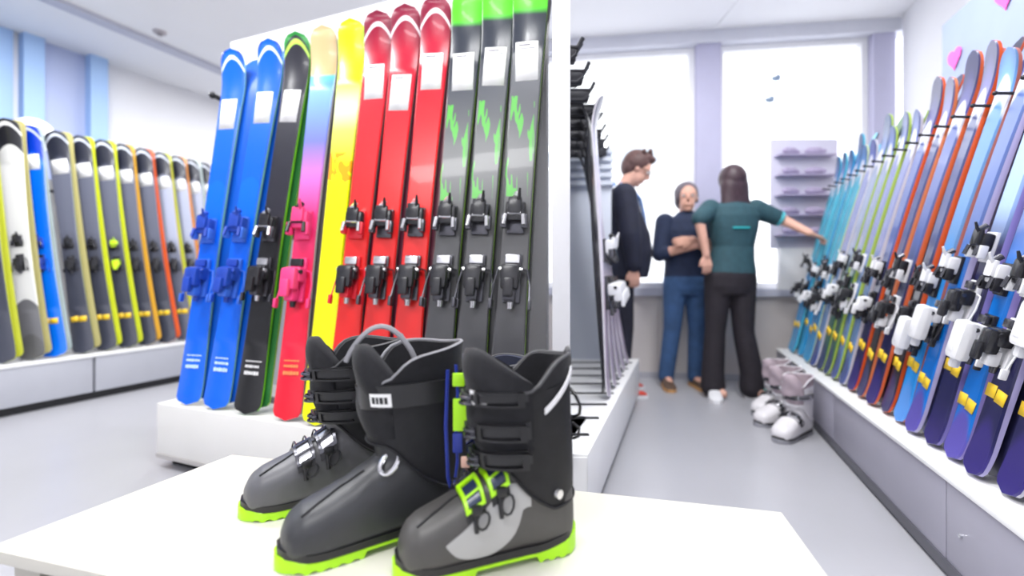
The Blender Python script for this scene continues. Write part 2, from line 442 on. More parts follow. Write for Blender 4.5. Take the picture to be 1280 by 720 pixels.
m_ = MB(); m_.prism([(.06, 1.56), (.253, 1.544), (.89, 3.25), (.30, 3.25)], .05, ZP, bev=.003); dbuild(m_, 'side_plinth', lam_white)
m_ = MB(); m_.prism([(.09, 1.60), (.22, 1.60), (.85, 3.22), (.30, 3.22)], 0, .05); dbuild(m_, 'side_toe_kick', black_m)
m_ = MB(); m_.prism([(.30, 3.25), (.69, 3.22), (.69, 3.27), (.30, 3.30)], 0, 1.77, bev=.003)
for k in range(5): m_.prism([(.40, 3.21), (.695, 3.19), (.695, 3.225), (.40, 3.245)], 1.50+k*.055, 1.53+k*.055)
dbuild(m_, 'end_screen', mat('screen_grey', (.62, .66, .74), .5, noise=.02))
for k in range(9):                                   # slots across the side plinth and the hooks above them
    y = 1.726 + .197*k; x1 = .253 + .373*(y-1.544) - .035
    if y < 3.2:
        m_ = MB(); m_.box(((x1+.17+.1*(y-1.5))/2, y, ZP+.002), (x1-.17-.1*(y-1.5), .018, .006)); dbuild(m_, 'slot', black_m)
for k in range(8):
    y = 1.736 + .2006*k; x1 = .262 + .285*(y-1.736); x0 = .186+.1*(y-1.5)-.01; z = 1.72
    m_ = MB()
    for q in (-1, 1):
        m_.tube([(x0, y+q*.02, z+.01), (x1-.02, y+q*.02, z+.01), (x1, y+q*.02, z+.045)], .009, 8)
        m_.tube([(x0, y+q*.02, z-.035), (x1-.05, y+q*.02, z-.035), (x1-.025, y+q*.02, z-.015)], .008, 8)
    m_.box(((x0+x1)/2-.01, y, z-.012), (x1-x0-.03, .05, .05), bev=.006)
    dbuild(m_, 'hook', black_metal)
m_ = MB()                                             # rail the skis lean on, and stop bar by their tails
m_.cyl(DP(-.02, .40, 1.62), DP(1.70, .40, 1.62), .010); dbuild(m_, 'rail', black_metal)
m_ = MB(); m_.prism([xy(DP(.05, .20)), xy(DP(1.68, .20)), xy(DP(1.68, .215)), xy(DP(.05, .215))], ZP, ZP+.025); dbuild(m_, 'stop_bar', mat('grey_bar', (.2, .2, .22), .4, noise=.05))
m_ = MB()
m_.cyl(DP(-.02, .47, 1.80), DP(-.02, .28, 1.82), .012); m_.ball(DP(-.02, .28, 1.82), .018); dbuild(m_, 'peg', black_metal)
m_ = MB(); m_.prism([(.12, 1.538), (.248, 1.538), (.248, 1.541), (.12, 1.541)], .12, .285)
g_ = dbuild(m_, 'end_graphic', paper)
m_ = MB(); t_ = bmesh.new(); vs = [t_.verts.new(p) for p in ((.13, 1.536, .13), (.235, 1.536, .13), (.13, 1.536, .255), (.13, 1.5375, .13), (.235, 1.5375, .13), (.13, 1.5375, .255))]
t_.faces.new(vs[:3]); t_.faces.new(vs[3:][::-1])
for a, b in ((0, 1), (1, 2), (2, 0)): t_.faces.new((vs[a], vs[b], vs[b+3], vs[a+3]))
m_.merge(t_); dbuild(m_, 'purple_triangle', mat('purple_print', (.22, .2, .62), .5, noise=.03))

def t_at(px, off, dz=0):     # position along the display front seen at an image column
    r = (px-640)/F; q = P0 + n1*off
    return (r*q.y - q.x)/(d1.x - r*d1.y)
blk = mat('binding_black', (.02, .02, .024), .25, noise=.2, nscale=30)
gun = mat('binding_gunmetal', (.10, .10, .115), .25, .7, noise=.2, nscale=30)
silv = mat('binding_silver', (.72, .72, .74), .2, .9, noise=.1, nscale=30)
bblue = mat('binding_blue', (.015, .06, .42), .35, noise=.15, nscale=20)
bblue2 = mat('binding_light_blue', (.05, .16, .7), .35, noise=.1)
bpink = mat('binding_pink', (.88, .05, .22), .4, noise=.08)
bred = mat('binding_red', (.75, .02, .04), .35, noise=.1)
Bblk = binding_meshes('black', blk, gun, silv, 1.0)
Bblue = binding_meshes('blue', bblue, bblue2, bblue, 1.05)
Bpink = binding_meshes('pink', bpink, bpink, blk, 1.1)
Bred = binding_meshes('red', blk, bred, silv, 1.0)
LD = 1.76
BLUE = (.0, .10, .88)
def green_side(): return sidem('edge_green', (.22, .72, .02))
tops = {
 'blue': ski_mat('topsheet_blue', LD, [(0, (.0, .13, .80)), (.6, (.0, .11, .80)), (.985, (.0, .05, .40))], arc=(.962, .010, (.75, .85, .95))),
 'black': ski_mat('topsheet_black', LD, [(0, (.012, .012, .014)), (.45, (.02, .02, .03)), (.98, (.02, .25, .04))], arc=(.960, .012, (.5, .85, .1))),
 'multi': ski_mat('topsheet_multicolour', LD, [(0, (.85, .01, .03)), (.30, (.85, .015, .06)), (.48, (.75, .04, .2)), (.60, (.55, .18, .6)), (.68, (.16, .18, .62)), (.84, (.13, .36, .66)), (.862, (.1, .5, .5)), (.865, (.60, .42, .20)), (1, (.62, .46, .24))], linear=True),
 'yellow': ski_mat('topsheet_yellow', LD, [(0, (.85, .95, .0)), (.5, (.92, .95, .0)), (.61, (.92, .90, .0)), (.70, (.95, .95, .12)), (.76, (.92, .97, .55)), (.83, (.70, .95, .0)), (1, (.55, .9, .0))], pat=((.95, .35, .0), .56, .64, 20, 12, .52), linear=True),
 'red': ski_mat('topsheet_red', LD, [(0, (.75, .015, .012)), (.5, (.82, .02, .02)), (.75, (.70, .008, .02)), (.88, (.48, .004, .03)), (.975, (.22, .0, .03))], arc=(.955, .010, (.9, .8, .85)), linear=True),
 'green': ski_mat('topsheet_slate_green', LD, [(0, (.045, .045, .055)), (.42, (.085, .085, .09)), (.62, (.12, .125, .13)), (.74, (.07, .075, .09)), (.80, (.025, .03, .045)), (.91, (.022, .028, .042)), (.925, (.10, .72, .02)), (1, (.10, .75, .02))], pat=((.09, .40, .06), .50, .72, 42, 5.0, .56), linear=True),
}
tops['green'].node_tree
edges = {'blue': sidem('edge_teal', (.25, .55, .42)), 'black': green_side(), 'multi': sidem('edge_cream', (.75, .68, .64)), 'yellow': sidem('edge_dark', (.09, .08, .08)),
         'red': sidem('edge_grey', (.18, .2, .2)), 'green': sidem('edge_lime', (.38, .75, .02))}
mate_top = {'blue': sidem('mate_blue', (.0, .05, .4)), 'black': sidem('mate_green', (.02, .3, .05)), 'multi': sidem('mate_taupe', (.3, .26, .25)), 'yellow': sidem('mate_black', (.02, .02, .02)),
            'red': sidem('mate_crimson', (.3, .0, .04)), 'green': sidem('mate_slate', (.04, .04, .05))}
mate_edge = {'blue': green_side(), 'black': sidem('edge_yellowgreen', (.45, .75, .05)), 'multi': sidem('edge_taupe', (.22, .2, .2)), 'yellow': sidem('edge_pale', (.5, .5, .45)),
             'red': sidem('edge_pale2', (.45, .5, .4)), 'green': sidem('edge_black', (.03, .03, .05))}
mate_base = {'blue': sidem('base_blue', (.0, .09, .55)), 'black': sidem('base_green', (.02, .16, .03)), 'multi': sidem('base_taupe', (.12, .11, .11)), 'yellow': base_blk, 'red': sidem('base_crimson', (.10, .01, .03)), 'green': base_blk}
bm_front = {k: board_mesh('board_'+k, LD, .132, .102, .126, tops[k], edges[k], base_grey, thick=.019) for k in tops}
bm_mate = {k: board_mesh('mate_board_'+k, LD, .132, .102, .126, mate_top[k], mate_edge[k], mate_base[k], thick=.019) for k in tops}
# kind, foot column, tip column, tip row, binding, label
row = [
 ('blue', 237, 300, 66, Bblue, 'bright blue ski with blue binding, leftmost of the white display'),
 ('blue', 271, 347, 50, Bblue, 'bright blue ski with blue binding, right beside the leftmost ski'),
 ('black', 310, 380, 42, Bblk, 'black ski with green edge and green tip beside the blue skis'),
 ('multi', 360, 412, 38, Bpink, 'ski fading from red through lavender to a tan tip, with pink binding'),
 ('yellow', 397, 446, 34, None, 'plain fluorescent yellow ski without a visible binding'),
 ('red', 424, 480, 15, Bred, 'red ski beside the yellow ski, with red and black binding'),
 ('red', 460, 513, 15, Bblk, 'middle one of the three red skis, price tag slightly lower'),
 ('red', 500, 550, 4, Bblk, 'red ski beside the green-tipped skis, tallest of the red ones'),
 ('green', 539, 589, -3, Bblk, 'slate ski with lime tip beside the red skis'),
 ('green', 580, 627, -6, Bblk, 'middle one of the three slate skis with lime tips'),
 ('green', 628, 665, -8, Bblk, 'slate ski with lime tip beside the white upright panel'),
]
face = V((-.16, -1, 0)).normalized()
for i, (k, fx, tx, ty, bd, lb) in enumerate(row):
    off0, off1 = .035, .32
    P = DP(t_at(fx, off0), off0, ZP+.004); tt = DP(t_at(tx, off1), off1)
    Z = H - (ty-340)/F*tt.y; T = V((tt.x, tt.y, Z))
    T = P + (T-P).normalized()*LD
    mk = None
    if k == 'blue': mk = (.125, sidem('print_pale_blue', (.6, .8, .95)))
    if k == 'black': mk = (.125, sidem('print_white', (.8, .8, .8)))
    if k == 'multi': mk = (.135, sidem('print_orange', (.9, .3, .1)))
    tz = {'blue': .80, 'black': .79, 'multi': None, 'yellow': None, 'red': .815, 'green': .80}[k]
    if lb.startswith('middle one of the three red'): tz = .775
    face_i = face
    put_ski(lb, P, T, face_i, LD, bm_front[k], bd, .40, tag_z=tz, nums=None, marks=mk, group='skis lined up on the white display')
    # its mate, base to base behind it, a little higher and to the side
    sh = V((.012, 0, .022)); back = V((0, .004, 0))
    cn = ['leftmost blue ski', 'second blue ski', 'black ski with green edge', 'ski with pink binding and tan tip', 'fluorescent yellow ski', 'red ski nearest the yellow one', 'middle red ski', 'red ski nearest the slate ones', 'leftmost slate ski with lime tip', 'middle slate ski with lime tip', 'slate ski nearest the upright panel'][i]
    sx = {'blue': .022, 'black': .024, 'multi': .034, 'yellow': .0, 'red': .03, 'green': .034 if i < 10 else .008}[k]
    if i == 0: sx = .075
    put_ski('mate ski standing base to base behind the ' + cn, P, T, face_i, LD, bm_mate[k], Bblk[:2] if bd and i else None, .40, mate=(sx, .004, .02), group='mate skis behind those on the white display')

# ---------------------------------------------------------- side of the display: skis seen edge-on
LS = 1.46
s_top = ski_mat('topsheet_lilac', LS, [(0, (.35, .3, .4)), (.3, (.5, .4, .5)), (.45, (.75, .7, .8)), (.8, (.5, .5, .65)), (.9, (.1, .1, .15))], linear=True)
s_me = board_mesh('board_side', LS, .125, .095, .115, s_top, sidem('edge_white', (.75, .72, .78)), base_blk)
s_me2 = board_mesh('board_side_dark', LS, .125, .095, .115, sidem('topsheet_dark', (.03, .03, .035)), sidem('edge_black2', (.015, .015, .02)), base_blk)
Bwh = binding_meshes('white', white_pl, gun, blk, .95)
sn = ['nearest', 'second nearest', 'middle', 'second farthest', 'farthest']
for k in range(5):
    y = 2.238+.2006*k; P = V((.455+.36*(y-2.228), y, ZP+.008)); T = V((.285+.1*(y-1.5)+.02, y, 1.75)); T = P+(T-P).normalized()*LS
    nn = V((.955, -.30, 0)).normalized()
    put_ski('pale lilac ski on the aisle side of the white display, %s of five' % sn[k], P, T, nn, LS, s_me, Bwh, .42, group='skis on the aisle side of the display')
    put_ski('black ski behind the %s pale ski on the aisle side of the white display' % sn[k], P, T, nn, LS, s_me2, None, .42, mate=(.0, .004, .01), group='mate skis on the aisle side of the display')

# ---------------------------------------------------------- left rack
ZL = .318
def XL(y): return -2.94 + .45*(y-3.3)
nl = V((-.912, .41, 0))
def LP(y, off, z=0): return V((XL(y), y, 0)) + nl*off + V((0, 0, z))
lr = empty('ski_rack', 'low white and grey ski rack along the left side of the shop', 'ski rack', LP(3.5, .3))
invL = Matrix.Translation(-LP(3.5, .3))
def lbuild(mb, name, m): bmesh.ops.transform(mb.bm, matrix=invL, verts=mb.bm.verts); return mb.build(name, m, lr)
y0, y1 = 2.05, 5.3
m_ = MB(); m_.prism([xy(LP(y0, -.01)), xy(LP(y1, -.01)), xy(LP(y1, .62)), xy(LP(y0, .62))], .30, ZL, bev=.002); lbuild(m_, 'plinth_top', lam_white)
for a in range(4):
    ya = 3.20 - 1.15 + a*1.05; 
    if a == 0: ya0, ya1 = 2.05, 3.27
    else: ya0, ya1 = 3.285+(a-1)*.75, 3.285+a*.75-.012
    ya1 = min(ya1, y1)
    if ya0 < y1:
        m_ = MB(); m_.prism([xy(LP(ya0, 0)), xy(LP(ya1, 0)), xy(LP(ya1, .6)), xy(LP(ya0, .6))], .055, .30, bev=.002); lbuild(m_, 'fascia', lam_left)
m_ = MB(); m_.prism([xy(LP(y0, .03)), xy(LP(y1, .03)), xy(LP(y1, .55)), xy(LP(y0, .55))], 0, .055); lbuild(m_, 'toe_kick', black_m)
m_ = MB(); m_.prism([xy(LP(y0, .60)), xy(LP(y1, .60)), xy(LP(y1, .63)), xy(LP(y0, .63))], ZL, 1.60); lbuild(m_, 'back_panel', panel_m)
m_ = MB(); m_.cyl(LP(y0, .50, 1.50), LP(y1, .50, 1.50), .012)
lbuild(m_, 'rail', black_metal)
LL = 1.66
def left_top(nm, lower, upper, tip): return ski_mat(nm, LL, [(0, lower), (.40, lower), (.55, upper), (.86, upper), (.885, tip), (1, tip)], linear=True, arc=(.968, .012, (.65, .7, .8)))
SL = (.10, .11, .15)
ltops = {'slate': left_top('topsheet_slate', (.055, .06, .085), (.13, .14, .19), (.025, .028, .045)),
         'pale': left_top('topsheet_pale', (.12, .13, .18), (.42, .45, .58), (.03, .033, .05)),
         'lblue': left_top('topsheet_left_blue', (.0, .16, .80), (.0, .14, .75), (.0, .04, .5)),
         'whiteb': ski_mat('topsheet_white_black', LL, [(0, (.1, .1, .1)), (.10, (.14, .14, .15)), (.24, (.7, .7, .68)), (.87, (.75, .75, .72)), (.885, (.02, .02, .025))], arc=(.965, .015, (.8, .8, .8)))}
lspec = [ # tip column, kind, edge colour, edge words, tip row
 (-27, 'slate', (.65, .7, .05), 'yellow', 138), (8, 'whiteb', (.55, .5, .2), 'olive', 132), (36, 'lblue', (.5, .6, .6), 'grey', 163), (72, 'slate', (.40, .42, .20), 'olive', 170), (101, 'slate', (.72, .80, .02), 'lime', 175),
 (128, 'slate', (.72, .80, .02), 'yellow-green', 171), (152, 'slate', (.85, .45, .03), 'amber', 176), (177, 'slate', (.90, .13, .02), 'orange-red', 181), (200, 'pale', (.90, .55, .05), 'yellow', 192),
 (220, 'pale', (.90, .35, .08), 'orange', 197), (238, 'pale', (.5, .5, .5), 'grey', 205), (254, 'pale', (.3, .3, .35), 'dark', 215)]
Blime = binding_meshes('lime', mat('binding_lime', (.6, .9, .02), .4, noise=.1), blk, blk, .62)
Bblk2 = binding_meshes('black_small', blk, blk, gun, .62)
Bnavy = binding_meshes('navy_small', mat('binding_navy', (.01, .04, .3), .4, noise=.1), bblue, blk, .64)
edge_cache = {}
def edge_m(c):
    k = '%.2f_%.2f_%.2f' % c
    if k not in edge_cache: edge_cache[k] = sidem('edge_' + k, tuple(v*.8 for v in c))
    return edge_cache[k]
mesh_cache = {}
def cached(key, *a, **k):
    if key not in mesh_cache: mesh_cache[key] = board_mesh(*a, **k)
    return mesh_cache[key]
def ordinal(i, n, near='near'):
    W = ['first', 'second', 'third', 'fourth', 'fifth', 'sixth', 'seventh', 'eighth', 'ninth', 'tenth', 'eleventh', 'twelfth', 'thirteenth', 'fourteenth', 'fifteenth', 'sixteenth', 'seventeenth', 'eighteenth', 'nineteenth', 'twentieth']
    return W[i] if i < 20 else 'twenty-' + W[i-20]
for i, (px, kind, ec, ew, ty) in enumerate(lspec):
    r = (px-640)/F; q = LP(0, .44)          # tip line
    Y = (q.x - r*q.y)/(r - .45) if False else None
    # solve (XL(y)+nl.x*.44) = r*(y+nl.y*.44)
    y = (r*nl.y*.44 - nl.x*.44 + 2.94 + .45*3.3)/(.45 - r)
    T = LP(y, .44); T.z = H - (ty-340)/F*T.y
    P = LP(y, .10, ZL+.006)
    P.x += .02
    T = P+(T-P).normalized()*LL
    wd = .150 if kind in ('lblue', 'whiteb') else .136
    me = cached('L%s%s' % (kind, ew), 'board_left', LL, wd, wd-.035, wd-.008, ltops[kind], edge_m(ec), base_grey, curl=.036, thick=.018)
    me2 = cached('LM%s' % ew, 'board_left_mate', LL, wd, wd-.035, wd-.008, sidem('mate_dark', (.02, .02, .03)), edge_m(tuple(round(c*.9, 2) for c in ec)), edge_m(ec), curl=.026, thick=.014)
    words = {'slate': 'slate grey ski with %s edge' % ew, 'whiteb': 'white ski with black tip', 'lblue': 'bright blue ski', 'pale': 'pale grey ski with %s edge' % ew}[kind]
    bd = Bblk2
    if kind == 'lblue': bd = Bnavy
    if i == 5: bd = Blime
    fc = V((.32, -1, 0)).normalized()
    lb = words + (' on the left rack, %s from its near end' % ordinal(i, 12))
    put_ski(lb, P, T, fc, LL, me, bd, .44, tag_z=(.83 if kind != 'whiteb' and i > 1 else None), tag_me=tags, nums=.15 if kind != 'whiteb' and i > 1 else None, group='skis on the left rack')
    sx = .026 if kind != 'lblue' else .018
    put_ski('mate behind the %s %s from near end of left rack' % (words, ordinal(i, 12)), P, T, fc, LL, me2, None, .44, mate=(sx, .004, .02), rot=-.012, group='mate skis on the left rack')

# white round-topped lamp behind the left rack, made up for a bright white shape
t = empty('bright_globe', 'white lamp on a pole, standing in for a bright shape behind the blue ski', 'globe', (-3.74, 3.62, 0))
m_ = MB(); m_.ball((0, 0, 1.97), .135, sc=(1, 1, .95), n=20); m_.build('globe_glow', (lambda m: m)(mat('globe_glow', (.9, .9, .95), .5, noise=.01)), t)
nt = MATS['globe_glow'].node_tree; b = nt.nodes['Principled BSDF']; b.inputs['Emission Color'].default_value = (.9, .95, 1, 1); b.inputs['Emission Strength'].default_value = .9
m_ = MB(); m_.cyl((0, 0, .02), (0, 0, 1.86), .012); m_.build('pole', white_pl, t)
m_ = MB(); m_.cyl((0, 0, 0), (0, 0, .025), .12, .11, 24); m_.build('base', white_pl, t)

# ---------------------------------------------------------- right rack
def XR(y): return .805 + .35*y
nr = V((.9439, -.3304, 0))
def RP(y, off, z=0): return V((XR(y), y, 0)) + nr*off + V((0, 0, z))
ZR = .30
rr_ = empty('ski_rack', 'long white ski rack with lilac grey fascia along the right side', 'ski rack', RP(2.4, .3))
invR = Matrix.Translation(-RP(2.4, .3))
def rbuild(mb, name, m): bmesh.ops.transform(mb.bm, matrix=invR, verts=mb.bm.verts); return mb.build(name, m, rr_)
y0, y1 = .55, 3.66
m_ = MB(); m_.prism([xy(RP(y0, -.006)), xy(RP(y1, -.006)), xy(RP(y1, .58)), xy(RP(y0, .58))], .285, ZR, bev=.002); rbuild(m_, 'plinth_top', lam_white)
cuts = [.55, 1.375, 2.35, 3.66]
for a, b_ in zip(cuts, cuts[1:]):
    m_ = MB(); m_.prism([xy(RP(a+.003, 0)), xy(RP(b_-.003, 0)), xy(RP(b_-.003, .5)), xy(RP(a+.003, .5))], .05, .285, bev=.002); rbuild(m_, 'fascia', lam_grey)
m_ = MB(); m_.prism([xy(RP(y0, .035)), xy(RP(y1-.02, .035)), xy(RP(y1-.02, .5)), xy(RP(y0, .5))], 0, .05); rbuild(m_, 'toe_kick', black_m)
m_ = MB(); m_.prism([xy(RP(y0, -.004)), xy(RP(y1-.01, -.004)), xy(RP(y1-.01, .03)), xy(RP(y0, .03))], .012, .05); rbuild(m_, 'bottom_trim', mat('charcoal_trim', (.09, .09, .11), .4, noise=.05))
q = RP(1.30, .0); m_ = MB(); m_.cyl(q+V((0, 0, .16)), q+V((0, 0, .16))-nr*.006, .006); rbuild(m_, 'keyhole', chrome)
m_ = MB(); m_.prism([xy(RP(y0, .49)), xy(RP(y1, .49)), xy(RP(y1, .52)), xy(RP(y0, .52))], ZR, 1.56); rbuild(m_, 'back_panel', mat('dark_back', (.10, .10, .14), .5, noise=.05))
m_ = MB(); m_.prism([xy(RP(1.2, .53)), xy(RP(2.55, .53)), xy(RP(2.55, .57)), xy(RP(1.2, .57))], ZR, 2.16, bev=.01); rbuild(m_, 'header_panel', mat('header_blue_grey', (.30, .36, .54), .5, noise=.03))
m_ = MB()
for (y, z, s_) in ((2.08, 2.10, .075), (2.43, 1.99, .06)):
    q = RP(y, .527)
    pts = []
    for k in range(24):
        a = 2*PI*k/24; hx = 16*math.sin(a)**3/17; hz = (13*math.cos(a)-5*math.cos(2*a)-2*math.cos(3*a)-math.cos(4*a))/17
        pts.append((hx*s_, hz*s_))
    dr = V((.3304, .9439, 0))
    t_ = bmesh.new(); A = [t_.verts.new(q+dr*x+V((0, 0, z-.05+zz))) for x, zz in pts]; B_ = [t_.verts.new(q-nr*.004+dr*x+V((0, 0, z-.05+zz))) for x, zz in pts]
    t_.faces.new(A); t_.faces.new(B_[::-1])
    for k in range(24): t_.faces.new((A[k], A[(k+1) % 24], B_[(k+1) % 24], B_[k]))
    m_ = MB(); m_.merge(t_); rbuild(m_, 'pink_heart', mat('pink_print', (.95, .12, .5), .5, noise=.03))
m_ = MB(); m_.cyl(RP(y0, .47, 1.50), RP(y1, .47, 1.50), .012); rbuild(m_, 'rail', black_metal)
LR = 1.46
NAVY = (.012, .012, .07); LAV = (.22, .30, .72); WH = (.62, .63, .72)
def right_top(nm, foot, low, up, tipc, L=LR):
    up = tuple(c*.62 for c in up)
    return ski_mat(nm, L, [(0, foot), (.10, foot), (.13, low), (.42, low), (.52, up), (.83, up), (.845, WH), (.895, WH), (.90, tipc), (.985, tuple(c*.35 for c in tipc))], linear=True, arc=(2, .01, (0, 0, 0)), k=22.0)
rt = {'navy': right_top('topsheet_navy', (.03, .02, .16), NAVY, (.14, .20, .55), (.05, .05, .24)),
      'navyblue': right_top('topsheet_navy_blue', (.10, .08, .40), (.0, .16, .60), (.16, .26, .68), (.07, .08, .32)),
      'sky': right_top('topsheet_sky', (.10, .32, .80), (.02, .30, .80), (.20, .45, .90), (.15, .35, .75)),
      'tall': ski_mat('topsheet_tall', 1.64, [(0, (.03, .02, .16)), (.10, NAVY), (.42, NAVY), (.50, (.3, .45, .8)), (.84, (.4, .55, .85)), (.90, (.02, .32, .45)), (.955, (.02, .32, .45)), (.96, (.25, .03, .2))], linear=True),
      'black': right_top('topsheet_right_black', (.03, .03, .12), (.012, .012, .02), (.10, .13, .34), (.09, .09, .33)),
      'lav': right_top('topsheet_lavender', (.05, .08, .28), (.10, .2, .4), (.45, .50, .85), (.10, .14, .42)),
      'green': right_top('topsheet_dark_green', (.03, .05, .14), (.02, .10, .07), (.50, .58, .80), (.10, .18, .45)),
      'cyan': right_top('topsheet_cyan', (.02, .30, .60), (.01, .22, .50), (.12, .62, .85), (.10, .25, .55))}
rnames = {'navy': 'navy', 'navyblue': 'navy and royal blue', 'sky': 'sky blue', 'black': 'black-footed', 'tall': 'extra tall turquoise-tipped', 'lav': 'pale lavender', 'green': 'dark green and lavender', 'cyan': 'cyan'}
PUR = (.42, .34, .80); ORG = (.88, .12, .02); GRN = (.45, .62, .10); PAL = (.70, .68, .78); CRM = (.75, .65, .40)
seq = [('sky', (.55, .35, .75)), ('navy', PAL), ('navy', (.55, .5, .85)), ('navyblue', PUR), ('tall', (.35, .3, .75)), ('navyblue', (.6, .55, .85)), ('sky', (.62, .2, .15)),
       ('navy', ORG), ('black', ORG), ('navy', (.90, .18, .06)), ('black', (.85, .25, .1)), ('navy', ORG), ('lav', PAL), ('lav', GRN), ('green', GRN), ('green', GRN),
       ('lav', CRM), ('green', (.1, .35, .15)), ('lav', PAL), ('cyan', (.6, .7, .4)), ('cyan', (.1, .5, .7)), ('cyan', (.05, .35, .7)), ('cyan', (.1, .55, .75)), ('cyan', (.05, .4, .65))]
Bw2 = binding_meshes('white_big', white_pl, blk, gun, .85, big=True)
Bw3 = binding_meshes('white_mid', white_pl, blk, gun, .8)
Bmix = binding_meshes('white_black', blk, white_pl, gun, .85)
RB = {'tall': (.04, .06, .2), 'sky': (.04, .06, .2), 'navy': (.02, .02, .07), 'navyblue': (.12, .16, .50), 'black': (.03, .03, .06), 'lav': (.40, .44, .75), 'green': (.04, .06, .09), 'cyan': (.06, .50, .75)}
sp_ = .1215; yy = 1.14
seq = seq[:7] + seq[8:12] + seq[12:16] + seq[18:19] + seq[19:]
for i, (k, ec) in enumerate(seq):
    y = yy + i*sp_
    rj = random.Random(i*13+5); dy = -.17 + rj.uniform(-.005, .005)
    P = RP(y, .085+rj.uniform(-.012, .012), ZR+.006); T = RP(y+dy, .385, 1.74)
    L = 1.64 if i == 4 else LR + rj.choice((-.05, -.02, 0, .03, .05))*(1 if i > 4 else .6)
    T = P+(T-P).normalized()*L
    fc = V((-.91, .40 + rj.uniform(-.06, .06), 0)).normalized()
    me = cached('R%s%s%s' % (k, ec, L), 'board_right', L, .104, .076, .102, rt[k], edge_m(ec), base_blk, curl=.032, thick=.026)
    me2 = cached('RM%s%s%s' % (k, str(ec), L), 'board_right_mate', L, .104, .076, .102, sidem('mate_navy', (.02, .02, .07)), (edge_m(tuple(round(c*.8, 2) for c in ec)) if i % 3 == 0 or ec[0] > .8 else sidem('mate_edge_dark', (.02, .02, .05))), sidem('base_'+k, RB[k]), curl=.026, thick=.020)
    bd = [Bw2, Bmix, Bmix][i % 3] if i < 7 else [Bmix, Bblk2, Bw3, Bblk2][i % 4]
    if i in (1, 3, 5): bd = Bw2
    nmk = ordinal(i, len(seq))
    put_ski('%s ski on the right rack, %s counted from its near end' % (rnames[k], nmk), P, T, fc, L, me, bd, .37+rj.uniform(-.035, .03), nums=.15+rj.uniform(-.018, .022), group='skis on the right rack')
    put_ski('mate behind the %s ski %s from near end of the right rack' % (rnames[k], nmk), P, T, fc, L, me2, None, .46, mate=(rj.uniform(-.006, .012), .012, .012), group='mate skis on the right rack')
    # pegs: one pair to each place
    q = RP(y+.061+dy*.85, .46, 1.50)
    m_ = MB(); m_.tube([q, q-nr*.13, q-nr*.19+V((0, 0, .008))], [.0065, .006, .0055], 8); m_.ball(q-nr*.19+V((0, 0, .008)), .008, n=8)
    rbuild(m_, 'peg', black_metal)

# ---------------------------------------------------------- table
tb = empty('low_table', 'low cream display table in front carrying the ski boots', 'table', (-.1, .85, 0))
invT = Matrix.Translation(-V((-.1, .85, 0)))
A, B_, C_, D_ = (-.737, 1.221), (.539, .928), (-.915, .806), (.440, .452)
m_ = MB(); m_.prism([C_, D_, B_, A], .398, .42, bev=.002); bmesh.ops.transform(m_.bm, matrix=invT, verts=m_.bm.verts)
m_.build('tabletop', mat('cream_tabletop', (.63, .61, .54), .35, noise=.012, nscale=3), tb)
legm = mat('cream_leg', (.55, .53, .47), .5, noise=.03)
def quad_pt(u, v):
    c = [V((*p, 0)) for p in (C_, D_, B_, A)]
    return (c[0]*(1-u)+c[1]*u)*(1-v) + (c[3]*(1-u)+c[2]*u)*v
for u, v in ((.035, .10), (.965, .10), (.965, .90), (.035, .90)):
    q = quad_pt(u, v) - V((-.1, .85, 0)); m_ = MB(); m_.box((q.x, q.y, .199), (.045, .045, .398), bev=.002); m_.build('leg', legm, tb)
m_ = MB()
ins = [quad_pt(.06, .12), quad_pt(.94, .12), quad_pt(.94, .88), quad_pt(.06, .88)]
m_.prism([xy(p - V((-.1, .85, 0))) for p in ins], .10, .385); m_.build('under_table_shade', mat('under_table_dark', (.03, .025, .025), .5, noise=.05), tb)  # dark box stands in for the shade under the table

# ---------------------------------------------------------- ski boots
def lerp_tab(tab, x):
    if x <= tab[0][0]: return tab[0][1:]
    for a, b in zip(tab, tab[1:]):
        if x <= b[0]:
            f = (x-a[0])/(b[0]-a[0]); f = f*f*(3-2*f)*.3 + f*.7
            return tuple(p+(q-p)*f for p, q in zip(a[1:], b[1:]))
    return tab[-1][1:]
def sgnp(v, e): return math.copysign(abs(v)**e, v)
# foot: x -> half width, z bottom, z top, y centre
FT = [(-.138, .020, .045, .10, 0), (-.132, .034, .030, .135, 0), (-.115, .041, .022, .16, 0), (-.08, .043, .02, .185, 0), (-.04, .044, .02, .19, 0), (.0, .047, .02, .172, 0),
      (.04, .050, .02, .142, 0), (.08, .053, .02, .118, .001), (.115, .053, .02, .103, .003), (.145, .049, .02, .092, .004), (.163, .040, .022, .080, .004), (.174, .028, .028, .066, .004), (.179, .012, .036, .052, .004)]
def foot(x, phi, off=0.):          # phi in degrees: 0 = +y side, 90 = top
    hw, zb, zt, yc = lerp_tab(FT, x); c_, s_ = math.cos(math.radians(phi)), math.sin(math.radians(phi))
    zm = zb + (zt-zb)*.42
    hh = (zt-zm) if s_ > 0 else (zm-zb)
    e = .78 if s_ > 0 else .45
    return V((x, yc+(hw+off)*sgnp(c_, e), zm+(hh+off)*sgnp(s_, e)))
CT = [(.02, -.066, .066, .040), (.08, -.062, .074, .044), (.14, -.054, .082, .050), (.20, -.048, .086, .054), (.26, -.042, .088, .058), (.31, -.038, .090, .061), (.36, -.034, .092, .063)]
def cuff(z, th, off=0.):           # th in degrees: 0 = front, 90 = +y side, 180 = back
    cx, a, b = lerp_tab(CT, z); c_, s_ = math.cos(math.radians(th)), math.sin(math.radians(th))
    return V((cx+(a+off)*sgnp(c_, .85), (b+off)*sgnp(s_, .85), z))
def stamp(fn, mb, *a, **k): mb.patch(fn, *a, **k)

